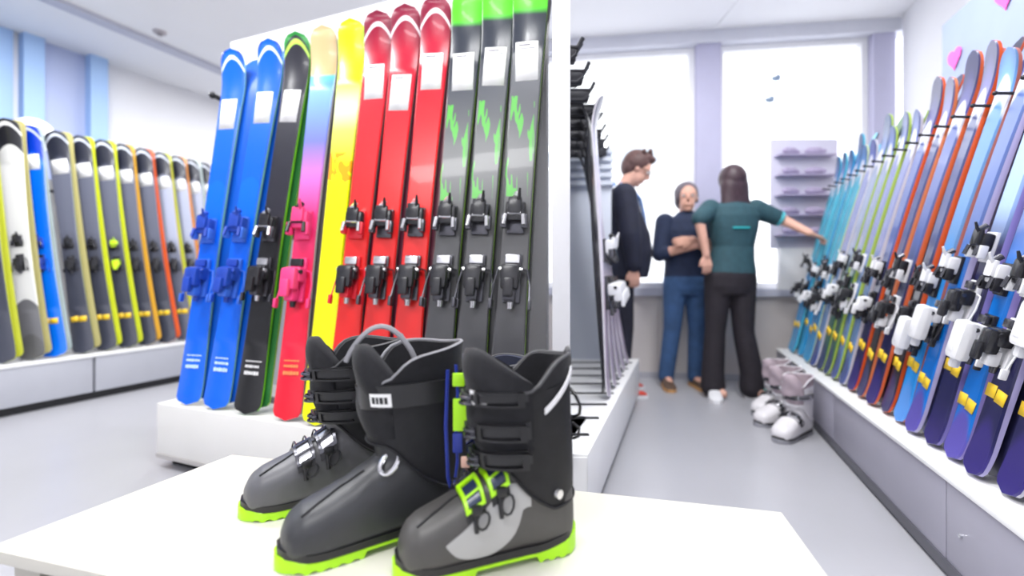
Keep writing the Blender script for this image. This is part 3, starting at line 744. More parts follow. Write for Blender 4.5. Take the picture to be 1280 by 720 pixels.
def make_boot(label, loc, rz, S, group, scale=1.0):
    """S: style dictionary of materials and options"""
    t = empty('ski_boot', label, 'ski boot', loc, (0, 0, rz), group); t.scale = (scale, scale, scale*S.get('tall', .93))
    # sole
    mb = MB(); secs = []; xs = []
    x = -.146
    n = 64
    for i in range(n+1):
        x = -.146 + .334*i/n
        hw, zb, zt, yc = lerp_tab(FT, max(-.13, min(.165, x)))
        hw = hw*.98+.002
        e0 = (x+.148)/.03; e1 = (.190-x)/.045
        if e0 < 1: hw *= math.sqrt(max(.03, 1-(1-e0)**2))
        if e1 < 1: hw *= math.sqrt(max(.03, 1-(1-e1)**2))
        z0 = 0.
        if -.060 < x < .055: z0 = .011
        elif int((x+.146)/.0105) % 2 == 0 and x < .17: z0 = .0035
        z1 = .019 + (.022*((-.06-x)/.085)**1.5 if x < -.06 else 0) + (.006*((x-.13)/.05) if x > .13 else 0)
        if e0 < .02: z1 -= .004
        secs.append([(x, yc-hw, z0), (x, yc+hw, z0), (x, yc+hw, z1-.003), (x, yc+hw-.003, z1), (x, yc-hw+.003, z1), (x, yc-hw, z1-.003)])
    mb.loft(secs); mb.build('sole', S['sole'], t, smooth=40)
    # black rim between sole and shell
    mb = MB(); secs = []
    for i in range(33):
        x = -.142+.326*i/32; hw, zb, zt, yc = lerp_tab(FT, max(-.13, min(.163, x))); hw += .0015
        e0 = (x+.143)/.028; e1 = (.186-x)/.042
        if e0 < 1: hw *= math.sqrt(max(.02, 1-(1-e0)**2))
        if e1 < 1: hw *= math.sqrt(max(.02, 1-(1-e1)**2))
        z1 = .0175 + (.022*((-.06-x)/.085)**1.5 if x < -.06 else 0) + (.006*((x-.13)/.05) if x > .13 else 0)
        secs.append([(x, yc-hw, z1), (x, yc+hw, z1), (x, yc+hw, z1+.0125), (x, yc-hw, z1+.0125)])
    mb.loft(secs); mb.build('rand', black_m, t, smooth=40)
    # lower shell
    mb = MB()
    mb.loft([[foot(FT[0][0] + (FT[-1][0]-FT[0][0])*i/40, 360*k/32, .002) for k in range(32)] for i in range(41)])
    mb.loft([[cuff(.035+.165*i/12, 360*k/32, -.004) for k in range(32)] for i in range(13)])
    sh = mb.build('shell', S['shell'], t); bake(sh, .0032, 6)
    # overlap seam and toe crease
    mb = MB()
    mb.tube([foot(.150-.10*i/14, 62+22*math.sin(i/14*2.2), .0025) for i in range(15)], .0022, 6); mb.build('toe_seam', S['cuff'], t)
    # side panel
    if S.get('panel'):
        mb = MB()
        def pf(u, v, o):     # u 0..1 from toe to ankle, v 0..1 from bottom to top
            xa = .105 - .150*u; lo = 3 - 30*math.sin(PI*min(1, u*1.1))**1.2*(u > 0); hi = 5+44*u if u < .7 else 5+44*.7-(u-.7)*50
            return foot(xa, lo+(hi-lo)*v, o)
        mb.patch(pf, 0, 1, 0, 1, .0015, .0042, nu=20, nv=8); mb.build('side_panel', S['panel'], t)
        mb = MB(); mb.patch(lambda u, v, o: foot(.03-.085*u, 44+22*u+9*v, o), 0, 1, 0, 1, .002, .006, nu=10, nv=2); mb.build('silver_flash', S['panel'], t)
    # cuff (rigid outer, lower edge swings low at the sides and up over the instep)
    def z_lo(th):
        a = abs(((th+180) % 360)-180)       # 0 front .. 180 back
        if a < 40: return .186
        if a < 110: f = (a-40)/70; return .186-.096*(f*f*(3-2*f))
        f = (a-110)/70; return .090+.012*f
    def z_hi(th):
        a = abs(((th+180) % 360)-180); return .285 + .030*(1-math.cos(math.radians(a)))/2
    mb = MB(); rows = 14; nk = 48
    outer = [[cuff(z_lo(360*k/nk)+(z_hi(360*k/nk)-z_lo(360*k/nk))*i/rows, 360*k/nk, .005) for k in range(nk)] for i in range(rows+1)]
    inner = [[cuff(z_lo(360*k/nk)+(z_hi(360*k/nk)-z_lo(360*k/nk))*i/rows, 360*k/nk, -.001) for k in range(nk)] for i in range(rows+1)]
    mb.loft(outer + inner[::-1] + [outer[0]], cap=False)
    bmesh.ops.remove_doubles(mb.bm, verts=mb.bm.verts, dist=1e-5)
    mb.build('cuff', S['cuff'], t)
    mb = MB()      # raised lower edge of the cuff
    mb.tube([cuff(z_lo(360*k/nk)+.002, 360*k/nk, .006) for k in range(nk)], .003, 6, closed=True); mb.build('cuff_edge', S.get('edge', S['cuff']), t)
    # liner: thick collar with a V notch at the front and higher back
    TN = S.get('notch', 52)
    def l_hi(th):
        a = abs(((th+180) % 360)-180); d = a-TN
        if a < TN: return .300
        return .352 + S.get('back', .0)*(a/180) - .050*math.exp(-(d/24.)**2) + .004*math.sin(math.radians(3*th))
    mb = MB(); rows = 8
    def lz(th, i): return .262+(l_hi(th)-.262)*i/rows
    outer = [[cuff(lz(360*k/nk, i), 360*k/nk, .0005+.007*(i/rows)**1.5) for k in range(nk)] for i in range(rows+1)]
    inner = [[cuff(lz(360*k/nk, i)-.002, 360*k/nk, -.012+.006*(i/rows)) for k in range(nk)] for i in range(rows+1)]
    mb.loft(outer + inner[::-1] + [outer[0]], cap=False)
    bmesh.ops.remove_doubles(mb.bm, verts=mb.bm.verts, dist=1e-5)
    mb.build('liner', S['liner'], t)
    mb = MB(); mb.loft([[cuff(.27, 360*k/24, -.012) for k in range(24)], [cuff(.275, 360*k/24, -.012) for k in range(24)]]); mb.build('inner_shade', black_m, t)  # black disc near the collar stands in for shade inside the boot
    mb = MB(); mb.tube([cuff(l_hi(360*k/nk), 360*k/nk, .0045) for k in range(nk)], .0032, 6, closed=True); mb.build('piping', S['piping'], t)
    # tongue
    mb = MB()
    def tg(u, v, o):
        w_ = 2*u-1; th = (TN+6)*w_; z = .20+(.166-.050*abs(w_)**3)*v + .005*math.sin(5*w_+1)*v
        p = cuff(z, th, -.010+o + (.008*math.sin(PI*v)+.004*math.sin(9*v+3*w_))*(1-w_*w_*.6)); p.x += -.010*max(0, v-.75)*4*.5; return p
    mb.patch(tg, 0, 1, 0, 1, 0, .015, nu=22, nv=16); mb.build('tongue', S['liner'], t, smooth=80)
    # pull loop
    mb = MB()
    if S.get('big_loop'):
        pts = [V((.075-.115*i/16, -.020+.035*i/16, .335+.066*math.sin(PI*i/16)**.8)) for i in range(17)]
        mb.tube(pts, .0026, 8, flat=2.0)
    else:
        pts = [cuff(.33, 172+12*i/12, .004) + V((0, 0, .030*math.sin(PI*i/12))) for i in range(13)]
        mb.tube(pts, .003, 8, flat=2.5)
    mb.build('pull_loop', S.get('loop', S['piping']), t)
    # straps
    for j, (zc, hh, th0, th1) in enumerate(S['cuff_straps']):
        mb = MB(); mb.patch(lambda u, v, o, zc=zc, hh=hh, th0=th0, th1=th1: cuff(zc + (v-.5)*2*hh + .010*math.sin(math.radians(th0+(th1-th0)*u)) , th0+(th1-th0)*u, o), 0, 1, 0, 1, .0055, .0115, nu=28, nv=2)
        if hh < .02:
            mb.patch(lambda u, v, o, zc=zc, hh=hh: cuff(zc + (v-.5)*2*hh*.5 + .010*math.sin(math.radians(30+70*u)), 25+62*u, o), 0, 1, 0, 1, .0115, .015, nu=12, nv=2)
        sp = mb.build('strap', S['strap'], t)
        if hh < .02:
            mb = MB(); bm_ = S['cbuckle']
            c0 = cuff(zc+.008, 58, .017)
            # frame of the buckle and its lever
            for a0, a1, v0, v1 in ((30, 84, .0, .16), (30, 84, .84, 1.), (30, 35, 0, 1), (78, 84, 0, 1)):
                mb.patch(lambda u, v, o, a0=a0, a1=a1, v0=v0, v1=v1, zc=zc, hh=hh: cuff(zc+.007+((v0+(v1-v0)*v)-.5)*2*hh*.95, a0+(a1-a0)*u, o), 0, 1, 0, 1, .012, .0185, nu=8, nv=1)
            mb.build('buckle', bm_, sp)
            mb = MB()
            mb.tube([cuff(zc+.006, 22-4*i, .016+.010*math.sin(PI*i/6)) for i in range(7)], .0028, 6)
            mb.tube([cuff(zc-.004, 22-4*i, .016+.012*math.sin(PI*i/6)) for i in range(7)], .0028, 6)
            for d in (0, 1, 2, 3): mb.box(cuff(zc+.002, 16-8*d, .016), (.008, .010, .018), bev=.002)
            mb.build('ladder', S['ladder'], sp)
    if S.get('tag'):
        th0, zc = S['tag']
        mb = MB(); mb.patch(lambda u, v, o: cuff(zc+(v-.5)*.024, th0+26*u, o), 0, 1, 0, 1, .0115, .0135, nu=6, nv=1)
        tg_ = mb.build('logo_tag', paper, t)
        mb = MB()
        for q, (a, w_) in enumerate(((3, 4), (8.5, 3), (13, 4), (18.5, 3.5))):
            mb.patch(lambda u, v, o, a=a, w_=w_: cuff(zc+(v-.5)*.012, th0+a+w_*u, o), 0, 1, 0, 1, .0135, .0142, nu=1, nv=1)
        mb.build('print', black_m, tg_)
    # instep buckles
    for j, (xc, sl) in enumerate(S['foot_buckles']):
        fx = lambda x_, ph, o, xc=xc, sl=sl: foot(xc+x_ + sl*(90-ph)/90., ph, o)
        mb = MB(); mb.patch(lambda u, v, o: fx(-.016+.032*v, 20+125*u, o), 0, 1, 0, 1, .001, .006, nu=26, nv=2); sp = mb.build('instep_strap', S['strap2'], t)
        mb = MB()
        for a0, a1, v0, v1 in ((32, 92, -.0165, -.0115), (32, 92, .0115, .0165), (32, 38, -.0165, .0165), (86, 92, -.0165, .0165), (57, 62, -.0165, .0165)):
            mb.patch(lambda u, v, o, a0=a0, a1=a1, v0=v0, v1=v1: fx(v0+(v1-v0)*v, a0+(a1-a0)*u, o), 0, 1, 0, 1, .006, .012, nu=10, nv=1)
        mb.build('buckle_frame', S['fbuckle'], sp)
        mb = MB(); mb.patch(lambda u, v, o: fx(-.0105+.021*v, 40+44*u, o), 0, 1, 0, 1, .006, .0095, nu=8, nv=1); mb.build('buckle_plate', S['plate'], sp)
        mb = MB()
        mb.box(fx(0, 30, .012), (.018, .012, .016), bev=.004)
        mb.tube([fx(.004, 30-5*i, .010) for i in range(6)], .0042, 8)
        mb.tube([fx(-.008+.016*math.sin(PI*i/10)*0+.011*math.cos(PI*i/5), 14+9*math.sin(PI*i/5), .012) for i in range(10)], .0022, 6, closed=True)
        mb.build('lever', black_m, sp)
        mb = MB()
        for d in range(6): mb.patch(lambda u, v, o, d=d: fx(-.008+.016*v, 95+7*d+3.5*u, o), 0, 1, 0, 1, .006, .010, nu=1, nv=1)
        mb.tube([fx(-.010, 92+6*i, .010+.006*math.sin(PI*i/8)) for i in range(9)], .002, 6); mb.tube([fx(.010, 92+6*i, .010+.006*math.sin(PI*i/8)) for i in range(9)], .002, 6)
        mb.build('ladder', S['ladder'], sp)
    if S.get('rivet'):
        mb = MB(); p = cuff(.118, 112, .006); q_ = cuff(.118, 112, .012); mb.cyl(p, q_, .009, .008, 16); mb.build('rivet', silv, t)
    if S.get('back_stripe'):
        mb = MB(); mb.patch(lambda u, v, o: cuff(.262+.065*u+.010*v, 100+50*u, o), 0, 1, 0, 1, .008, .0105, nu=10, nv=1); mb.build('back_stripe', white_pl, t)
    if S.get('cord'):
        mb = MB()
        mb.tube([cuff(.29, 170, .006), cuff(.28, 160, .014), cuff(.262, 158, .022), cuff(.245, 162, .020), cuff(.235, 170, .010)], .003, 8)
        mb.tube([cuff(.225, 172, .008), cuff(.218, 162, .018), cuff(.205, 160, .016), cuff(.197, 170, .008)], .003, 8)
        mb.build('rear_cord', black_m, t)
    return t
fab_k = mat('cuff_black', (.013, .013, .015), .55, spec=.3, noise=.12, nscale=60, bump=.25, bscale=500)
fab_l = mat('liner_black', (.016, .016, .019), .75, spec=.2, noise=.15, nscale=80, bump=.4, bscale=700, sheen=.1)
fab_n = mat('cuff_navy', (.016, .020, .045), .5, noise=.12, nscale=60, bump=.2, bscale=500)
shell_g = mat('shell_grey', (.068, .065, .063), .42, noise=.08, nscale=20, bump=.08, bscale=900)
shell_d = mat('shell_charcoal', (.036, .037, .042), .42, noise=.10, nscale=20, bump=.08, bscale=900)
shell_m = mat('shell_mid', (.10, .10, .11), .42, noise=.08, nscale=20, bump=.08, bscale=900)
pale_g = mat('panel_pale_grey', (.42, .42, .42), .4, noise=.04)
pip = mat('piping_grey', (.22, .22, .24), .5, noise=.05)
plate_n = mat('plate_navy', (.02, .035, .08), .25, noise=.1)
strapk = mat('strap_black', (.018, .018, .02), .35, noise=.1)
bluebk = mat('buckle_blue', (.012, .03, .28), .3, noise=.05)
base_style = dict(sole=lime_m, shell=shell_g, cuff=fab_k, liner=fab_l, piping=mat('piping_dark', (.06, .06, .065), .5, noise=.05), strap=strapk, strap2=strapk, cbuckle=black_m, ladder=gun, fbuckle=lime_m, plate=plate_n, foot_buckles=[], cuff_straps=[])
GB = 'ski boots standing on the low table'
ang = PI + .27
make_boot('dark grey ski boot nearest the camera with lime buckles and pale side panel', (-.022, .788, .4205), PI+.30,
          dict(base_style, notch=84, tall=1.02, panel=pale_g, foot_buckles=[(.062, -.012), (.020, -.014)], cuff_straps=[(.228, .015, -80, 88), (.180, .015, -80, 84), (.285, .013, -70, 40)], tag=(18, .292), rivet=True, back_stripe=True, cord=True, ladder=gun), GB, .935)
make_boot('charcoal ski boot in the middle with grey-piped liner and tall pull loop', (-.222, .852, .4205), PI+.50,
          dict(base_style, shell=shell_d, piping=pip, loop=pip, big_loop=True, back=.012, foot_buckles=[], cuff_straps=[(.272, .021, -80, 128)], tag=(34, .275), ladder=silv, cuff=mat('cuff_charcoal', (.015, .015, .018), .55, spec=.3, noise=.1, nscale=60, bump=.2, bscale=500)), GB, 1.02)
make_boot('mid grey ski boot at the left rear with silver instep buckles', (-.372, 1.0, .4205), PI+.46,
          dict(base_style, shell=shell_m, fbuckle=gun, plate=silv, ladder=gun, cbuckle=black_m, foot_buckles=[(.075, -.012), (.035, -.014)], cuff_straps=[(.285, .014, -90, 80), (.235, .014, -90, 80), (.190, .014, -85, 75)]), GB)
make_boot('navy ski boot with blue and lime buckles half hidden behind the front boots', (-.062, 1.010, .4205), PI+.05,
          dict(base_style, cuff=fab_n, liner=fab_n, shell=shell_d, strap=mat('strap_navy', (.02, .03, .10), .4, noise=.1), cbuckle=lime_m, ladder=bluebk, fbuckle=bluebk, foot_buckles=[(.04, -.012)], cuff_straps=[(.285, .014, -90, 100), (.235, .016, -90, 100), (.190, .014, -85, 95)]), GB, .88)
# silver ankle loop buckle on the middle boot: a part of that boot
mid = [o for o in bpy.data.objects if o.get('label', '').startswith('charcoal ski boot')][0]
m_ = MB()
m_.tube([foot(.012+.016*math.cos(2*PI*i/16), 52+16*math.sin(2*PI*i/16), .008) for i in range(16)], .0045, 8, closed=True)
m_.patch(lambda u, v, o: foot(.004+.016*v-.03*u, 68+24*u, o), 0, 1, 0, 1, .003, .010, nu=6, nv=1)
m_.build('ankle_buckle', silv, mid)
# strap tab and key-tag of lime and blue hanging between the boots
t = empty('hang_tag', 'lime and blue hang tags on a cord dangling between the two front boots', 'tag', (-.100, .826, .665))
m_ = MB(); m_.tube([(0, 0, .07), (.004, -.004, .02), (0, 0, -.03), (.003, .002, -.10), (-.004, 0, -.16)], .003, 8); m_.tube([(-.015, .004, .06), (-.018, 0, -.04), (-.014, 0, -.13), (-.004, 0, -.165)], .0035, 8); m_.build('cord', bluebk, t)
m_ = MB(); m_.prism([(-.004, -.011), (.022, -.011), (.022, -.005), (-.004, -.005)], -.045, .012, bev=.002); m_.build('lime_tag', lime_m, t)
m_ = MB(); m_.box((.006, -.008, .045), (.022, .006, .024), bev=.003); m_.build('lime_clip', lime_m, t)
m_ = MB(); m_.box((.004, -.008, -.066), (.018, .007, .036), bev=.004); m_.build('blue_tag', bluebk, t)
m_ = MB(); m_.box((.018, -.008, -.100), (.016, .006, .020), bev=.003); m_.build('peach_tag', mat('peach', (.8, .5, .4), .5, noise=.05), t)

# white rental boots on the floor against the right plinth
wst = dict(base_style, sole=mat('sole_grey', (.25, .25, .28), .5, noise=.05), shell=mat('shell_white', (.72, .70, .72), .4, noise=.03), cuff=mat('cuff_white', (.74, .72, .75), .45, noise=.03), liner=mat('liner_pinkgrey', (.42, .34, .38), .7, noise=.1),
           piping=mat('piping_white', (.7, .7, .72), .5, noise=.03), strap=mat('strap_charcoal', (.12, .12, .13), .5, noise=.05), strap2=black_m, cbuckle=silv, fbuckle=silv, plate=gun, foot_buckles=[(.05, -.01)], cuff_straps=[(.235, .014, -90, 100)])
for (x, y, rz, lb) in ((1.545, 2.54, PI*1.18, 'white ski boot on the floor by the right rack, nearest of three'), (1.60, 2.76, PI*1.08, 'white ski boot on the floor by the right rack, between two others'), (1.675, 2.98, PI*1.15, 'white ski boot on the floor by the right rack, farthest of three')):
    make_boot(lb, (x, y, 0), rz, wst, 'white ski boots by the right rack')

# ---------------------------------------------------------- accessory board by the window
ab = empty('accessory_board', 'pale lilac accessory board with shelves in front of the right window', 'display board', (2.26, 3.66, .765))
brd = mat('board_lilac', (.62, .60, .72), .5, noise=.02)
m_ = MB(); m_.box((.04, 0, .75), (.52, .03, .86), bev=.006); m_.build('panel', brd, ab)
m_ = MB(); m_.box((.04, .0, .16), (.4, .05, .33), bev=.006); m_.build('foot', white_pl, ab)
for k in range(5):
    m_ = MB(); m_.box((.02, -.055, .42+k*.155), (.44, .09, .012), bev=.002); m_.build('shelf', mat('shelf_lilac', (.45, .40, .56), .5, noise=.02), ab)
gm = mat('glove_lilac', (.42, .36, .52), .7, noise=.1, nscale=30)
gb = MB(); gb.ball((0, 0, .03), .03, sc=(2.2, 1, .9)); gb.ball((.05, 0, .025), .022, sc=(1.6, .9, .8)); gb.ball((-.03, -.01, .045), .014, sc=(1.6, .8, .7)); 
g0 = gb.build('glove', gm)
first = True
for k in range(5):
    for j, dx in enumerate((-.10, .09)):
        o = g0 if first else g0.copy()
        if not first: COL.objects.link(o)
        first = False
        o.location = (2.26+dx, 3.66-.055, .765+.427+k*.155); o.rotation_euler = (0, 0, (.2, -.3)[j])
        tag(o, 'lilac glove on the %s shelf of the accessory board, %s one' % (['lowest', 'second lowest', 'middle', 'second highest', 'highest'][k], ['left', 'right'][j]), 'glove', 'gloves on the accessory board')

# ---------------------------------------------------------- people
def capsule(mb, a, b, ra, rb, flat=None):
    a, b = V(a), V(b); n = 6
    pts = [a.lerp(b, i/n) for i in range(n+1)]; rs = [ra+(rb-ra)*i/n for i in range(n+1)]
    mb.tube(pts, rs, 14); mb.ball(a, ra, n=10); mb.ball(b, rb, n=10)
def chain(mb, pts, rs):
    for (a, b, ra, rb) in zip(pts, pts[1:], rs, rs[1:]): capsule(mb, a, b, ra, rb)
def ell_loft(mb, secs, fwd, n=24):     # (centre, half width, half depth): horizontal ellipses
    f = V((fwd[0], fwd[1], 0)).normalized(); s = V((f.y, -f.x, 0))
    mb.loft([[V(c)+s*(hw*sgnp(math.cos(2*PI*k/n), .9))+f*(hd*sgnp(math.sin(2*PI*k/n), .9)) for k in range(n)] for c, hw, hd in secs])
def hand(mb, wrist, d, up, k=1.0, curl=.5, thumb=1):
    """palm, five separate bent fingers; d = pointing direction, up = back of the hand, thumb on the +/- side"""
    d = V(d).normalized(); up = V(up); up = (up-d*up.dot(d)).normalized(); s = d.cross(up)
    w = V(wrist); pc = w+d*.05*k
    for j in range(4):
        off = (j-1.5)*.020*k; base = w+d*.088*k+s*off*thumb
        mb.tube([w+s*off*.5*thumb, base], [.014*k, .013*k], 8)
        L = (.062, .074, .078, .068)[3-j]*k
        p1 = base+(d*math.cos(curl*.5)-up*math.sin(curl*.5))*L*.42; p2 = p1+(d*math.cos(curl*1.3)-up*math.sin(curl*1.3))*L*.33; p3 = p2+(d*math.cos(curl*2)-up*math.sin(curl*2))*L*.25
        mb.tube([base, p1, p2, p3], [.0098*k, .0092*k, .0085*k, .0075*k], 8); mb.ball(p3, .0075*k, n=6)
    b = w+d*.025*k+s*.028*k*thumb
    p1 = b+(s*thumb*.6+d*.8).normalized()*.035*k; p2 = p1+(s*thumb*.25+d-up*.3).normalized()*.030*k
    mb.tube([b-s*.015*thumb, b, p1, p2], [.012*k, .0125*k, .0105*k, .009*k], 8); mb.ball(p2, .009*k, n=6)
def head(mb, c, f, up=V((0, 0, 1)), k=1.0):
    """skull, jaw, nose, ears, brows; f = facing"""
    f = V(f).normalized(); up = (up-f*up.dot(f)).normalized(); s = f.cross(up)
    M = Matrix((s, f, up)).transposed()
    def P(x, y, z): return V(c)+M@V((x, y, z))*k
    M4 = M.to_4x4()
    mb.ball(P(0, -.008, .030), .088*k, sc=(.86, 1.08, 1.0), n=18, M=M4)
    mb.ball(P(0, .022, -.035), .062*k, sc=(.92, 1.0, 1.15), n=14, M=M4)
    mb.ball(P(0, .050, -.088), .026*k, sc=(1.1, .9, .8), n=10, M=M4)
    mb.tube([P(0, .082, .022), P(0, .102, -.018), P(0, .088, -.026)], [.009*k, .013*k, .011*k], 8)
    mb.ball(P(0, .078, -.058), .018*k, sc=(1.4, .55, .45), n=8, M=M4)
    for q in (-1, 1):
        mb.ball(P(q*.074, -.005, .0), .022*k, sc=(.35, .7, 1.15), n=8, M=M4)
        mb.tube([P(q*.045, .072, .034), P(q*.02, .082, .030)], .007*k, 6)
    return P, M4
def eyes(P, M4, k, parent):
    for q in (-1, 1):
        mb = MB(); mb.ball(P(q*.030, .073, .012), .0105*k, n=8, M=M4); mb.ball(P(q*.030, .081, .012), .0055*k, n=6, M=M4, mi=1); mb.build('eye', [mat('eye_white', (.8, .8, .8), .3, noise=.02), mat('eye_dark', (.03, .02, .02), .2, noise=.1)], parent)
skin = mat('skin', (.72, .40, .30), .5, noise=.06, nscale=20)
skin2 = mat('skin_warm', (.70, .38, .28), .5, noise=.06, nscale=20)
hairb = mat('hair_brown', (.10, .05, .045), .55, noise=.3, nscale=60)
haird = mat('hair_dark', (.045, .022, .03), .5, noise=.3, nscale=60)
hairg = mat('hair_grey', (.12, .10, .12), .55, noise=.3, nscale=60)

def finish(mb, name, m, parent, vox, sm, inv=None):
    o = mb.build(name, m, parent); bake(o, vox, sm); return o

def shoe(parent, p, d, m, m2, k=1.0):
    d = V((d[0], d[1], 0)).normalized(); s = V((d.y, -d.x, 0))
    mb = MB(); secs = []
    for (u, hw, h) in ((-.075, .020, .05), (-.065, .034, .085), (-.03, .038, .095), (.02, .040, .085), (.08, .044, .062), (.13, .046, .05), (.17, .038, .042), (.19, .018, .03)):
        c_ = V(p)+d*u*k
        secs.append([c_+s*hw*math.cos(2*PI*q/12)*k + V((0, 0, (.018+(h-.018)*(.5+.5*math.sin(2*PI*q/12)))*k)) for q in range(12)])
    mb.loft(secs); mb.build('shoe', m, parent)
    mb = MB(); secs = []
    for (u, hw) in ((-.08, .02), (-.07, .034), (-.03, .040), (.03, .040), (.08, .046), (.13, .048), (.17, .040), (.196, .018)):
        c_ = V(p)+d*u*k; secs.append([c_-s*hw*k+V((0, 0, .001)), c_+s*hw*k+V((0, 0, .001)), c_+s*hw*k+V((0, 0, .024*k)), c_-s*hw*k+V((0, 0, .024*k))])
    mb.loft(secs); mb.build('shoe_sole', m2, parent)

# --- woman, seen from behind, right arm stretched to the skis
W0 = V((1.60, 3.36, 0))
wo = empty('person', 'person seen from behind in dark teal polo and black trousers, arm stretched to the skis', 'person', W0)
f = V((-.05, 1, 0))
hip = V((-.02, 0, .88)); chest = V((0, 0, 1.28)); neck = V((-.0, .02, 1.42)); hd = V((.005, .035, 1.545))
shL = V((-.165, 0, 1.355)); shR = V((.165, .0, 1.355))
elL = V((-.285, -.10, 1.27)); wrL = V((-.235, -.10, 1.02)); elR = V((.36, -.02, 1.27)); wrR = V((.46, -.15, 1.17))
knL = V((-.13, .0, .47)); anL = V((-.15, -.01, .08)); knR = V((.065, -.02, .47)); anR = V((.115, -.04, .08))
mb = MB()
P_, M4 = head(mb, hd, f, k=1.0)
chain(mb, [hd-V((0, .01, .04)), neck, V((0, .0, 1.36))], [.055, .048, .06])
ell_loft(mb, [(V((0, 0, 1.38)), .07, .06), (V((0, 0, 1.34)), .155, .085), (V((0, 0, 1.25)), .165, .11), (V((0, 0, 1.08)), .130, .09), (V((-.01, 0, .96)), .15, .10), (V((-.02, 0, .86)), .165, .11), (V((-.02, 0, .80)), .14, .10)], f)
chain(mb, [shL, elL, wrL], [.052, .038, .026]); chain(mb, [shR, elR, wrR], [.052, .038, .026])
hand(mb, wrL, (.1, .05, -1), (0, -1, 0), .92, .5, 1); hand(mb, wrR, (.9, .1, -.35), (0, -.2, 1), .92, .5, -1)
chain(mb, [hip+V((-.08, 0, 0)), knL, anL], [.085, .055, .038]); chain(mb, [hip+V((.08, 0, 0)), knR, anR], [.085, .055, .038])
for a in (anL, anR): chain(mb, [a, a+V((.04, -.08, -.04))], [.035, .028])
body = finish(mb, 'body', skin, wo, .0065, 4)
eyes(P_, M4, 1, wo)
mb = MB()
ell_loft(mb, [(V((0, .01, 1.435)), .060, .062), (V((0, .005, 1.405)), .085, .075), (V((0, 0, 1.365)), .165, .098), (V((0, 0, 1.30)), .185, .120), (V((0, 0, 1.22)), .175, .122), (V((0, 0, 1.08)), .146, .105), (V((-.01, 0, .98)), .158, .115), (V((-.015, 0, .90)), .175, .125), (V((-.015, 0, .885)), .176, .126)], f)
chain(mb, [shL, shL.lerp(elL, .92)], [.072, .060]); chain(mb, [shR, shR.lerp(elR, .72)], [.072, .060])
polo = mat('polo_teal', (.025, .075, .095), .8, noise=.12, nscale=25, bump=.3, bscale=300)
finish(mb, 'polo_shirt', polo, wo, .0065, 5)
mb = MB(); q = shR.lerp(elR, .82); dd = (elR-shR).normalized(); mb.cyl(q-dd*.012, q+dd*.012, .058, .056, 16); mb.build('sleeve_trim', mat('trim_turquoise', (.1, .5, .55), .6, noise=.05), wo)
mb = MB(); mb.box((.0, -.124, 1.21), (.12, .006, .014), bev=.002); mb.build('back_print', mat('print_teal', (.02, .38, .40), .6, noise=.05), wo)
mb = MB()
ell_loft(mb, [(V((-.015, 0, .94)), .158, .115), (V((-.02, 0, .88)), .178, .128), (V((-.02, 0, .80)), .18, .125), (V((-.02, 0, .74)), .165, .11)], f)
chain(mb, [hip+V((-.085, 0, -.03)), knL, anL+V((0, 0, .10)), anL+V((0, 0, .0))], [.100, .072, .078, .085]); chain(mb, [hip+V((.085, 0, -.03)), knR, anR+V((0, 0, .10)), anR+V((0, 0, .0))], [.100, .072, .078, .085])
finish(mb, 'trousers', mat('trousers_black', (.018, .014, .02), .8, noise=.15, nscale=20, bump=.2, bscale=200), wo, .0075, 5)
mb = MB()
mb.ball(hd+V((0, -.018, .035)), .104, sc=(.92, 1.0, 1.0), n=18)
ell_loft(mb, [(hd+V((0, -.03, .06)), .085, .07), (hd+V((0, -.045, -.02)), .098, .070), (hd+V((0, -.055, -.10)), .100, .055), (hd+V((.002, -.065, -.17)), .105, .045), (hd+V((.004, -.065, -.215)), .092, .030)], f)
finish(mb, 'hair', haird, wo, .007, 4)
teal_s = mat('shoe_teal', (.25, .60, .55), .5, noise=.05)
shoe(wo, anL*V((1, 1, 0)).length if False else V((anL.x, anL.y-.02, 0)), (-.2, -.6), white_pl, white_pl); shoe(wo, V((anR.x+.03, anR.y-.02, 0)), (.85, -.45), teal_s, white_pl, 1.0)

# --- middle person with folded arms
Q0 = V((1.37, 3.66, 0))
mo = empty('person', 'person in navy polo and blue jeans with folded arms, facing the shop', 'person', Q0)
f = V((-.10, -1, 0)); hd = V((.0, -.03, 1.475)); neck = V((0, 0, 1.36))
shL = V((-.165, 0, 1.29)); shR = V((.165, 0, 1.29)); elL = V((-.225, -.06, 1.04)); elR = V((.22, -.06, 1.05)); wrL = V((.00, -.20, 1.10)); wrR = V((-.03, -.215, 1.14))
hip = V((0, 0, .84)); knL = V((-.11, -.01, .45)); anL = V((-.155, .0, .08)); knR = V((.085, -.01, .45)); anR = V((.075, .0, .08))
mb = MB(); P_, M4 = head(mb, hd, f + V((-.18, 0, 0)), k=1.0)
chain(mb, [hd-V((0, -.02, .04)), neck, V((0, 0, 1.30))], [.055, .050, .06])
ell_loft(mb, [(V((0, 0, 1.32)), .07, .06), (V((0, 0, 1.28)), .155, .085), (V((0, 0, 1.18)), .17, .11), (V((0, 0, 1.02)), .145, .10), (V((0, 0, .9)), .15, .10), (V((0, 0, .8)), .16, .11)], f)
chain(mb, [shL, elL, wrL], [.055, .042, .030]); chain(mb, [shR, elR, wrR], [.055, .042, .030])
hand(mb, wrL, (.8, .02, .15), (0, -1, .1), .92, .5, 1); hand(mb, wrR, (-.8, .05, -.1), (0, -1, .1), .92, .5, -1)
chain(mb, [hip+V((-.08, 0, 0)), knL, anL], [.085, .055, .038]); chain(mb, [hip+V((.08, 0, 0)), knR, anR], [.085, .055, .038])
for a in (anL, anR): chain(mb, [a, a+V((0, -.09, -.04))], [.035, .028])
finish(mb, 'body', skin2, mo, .0065, 4); eyes(P_, M4, 1, mo)
mb = MB()
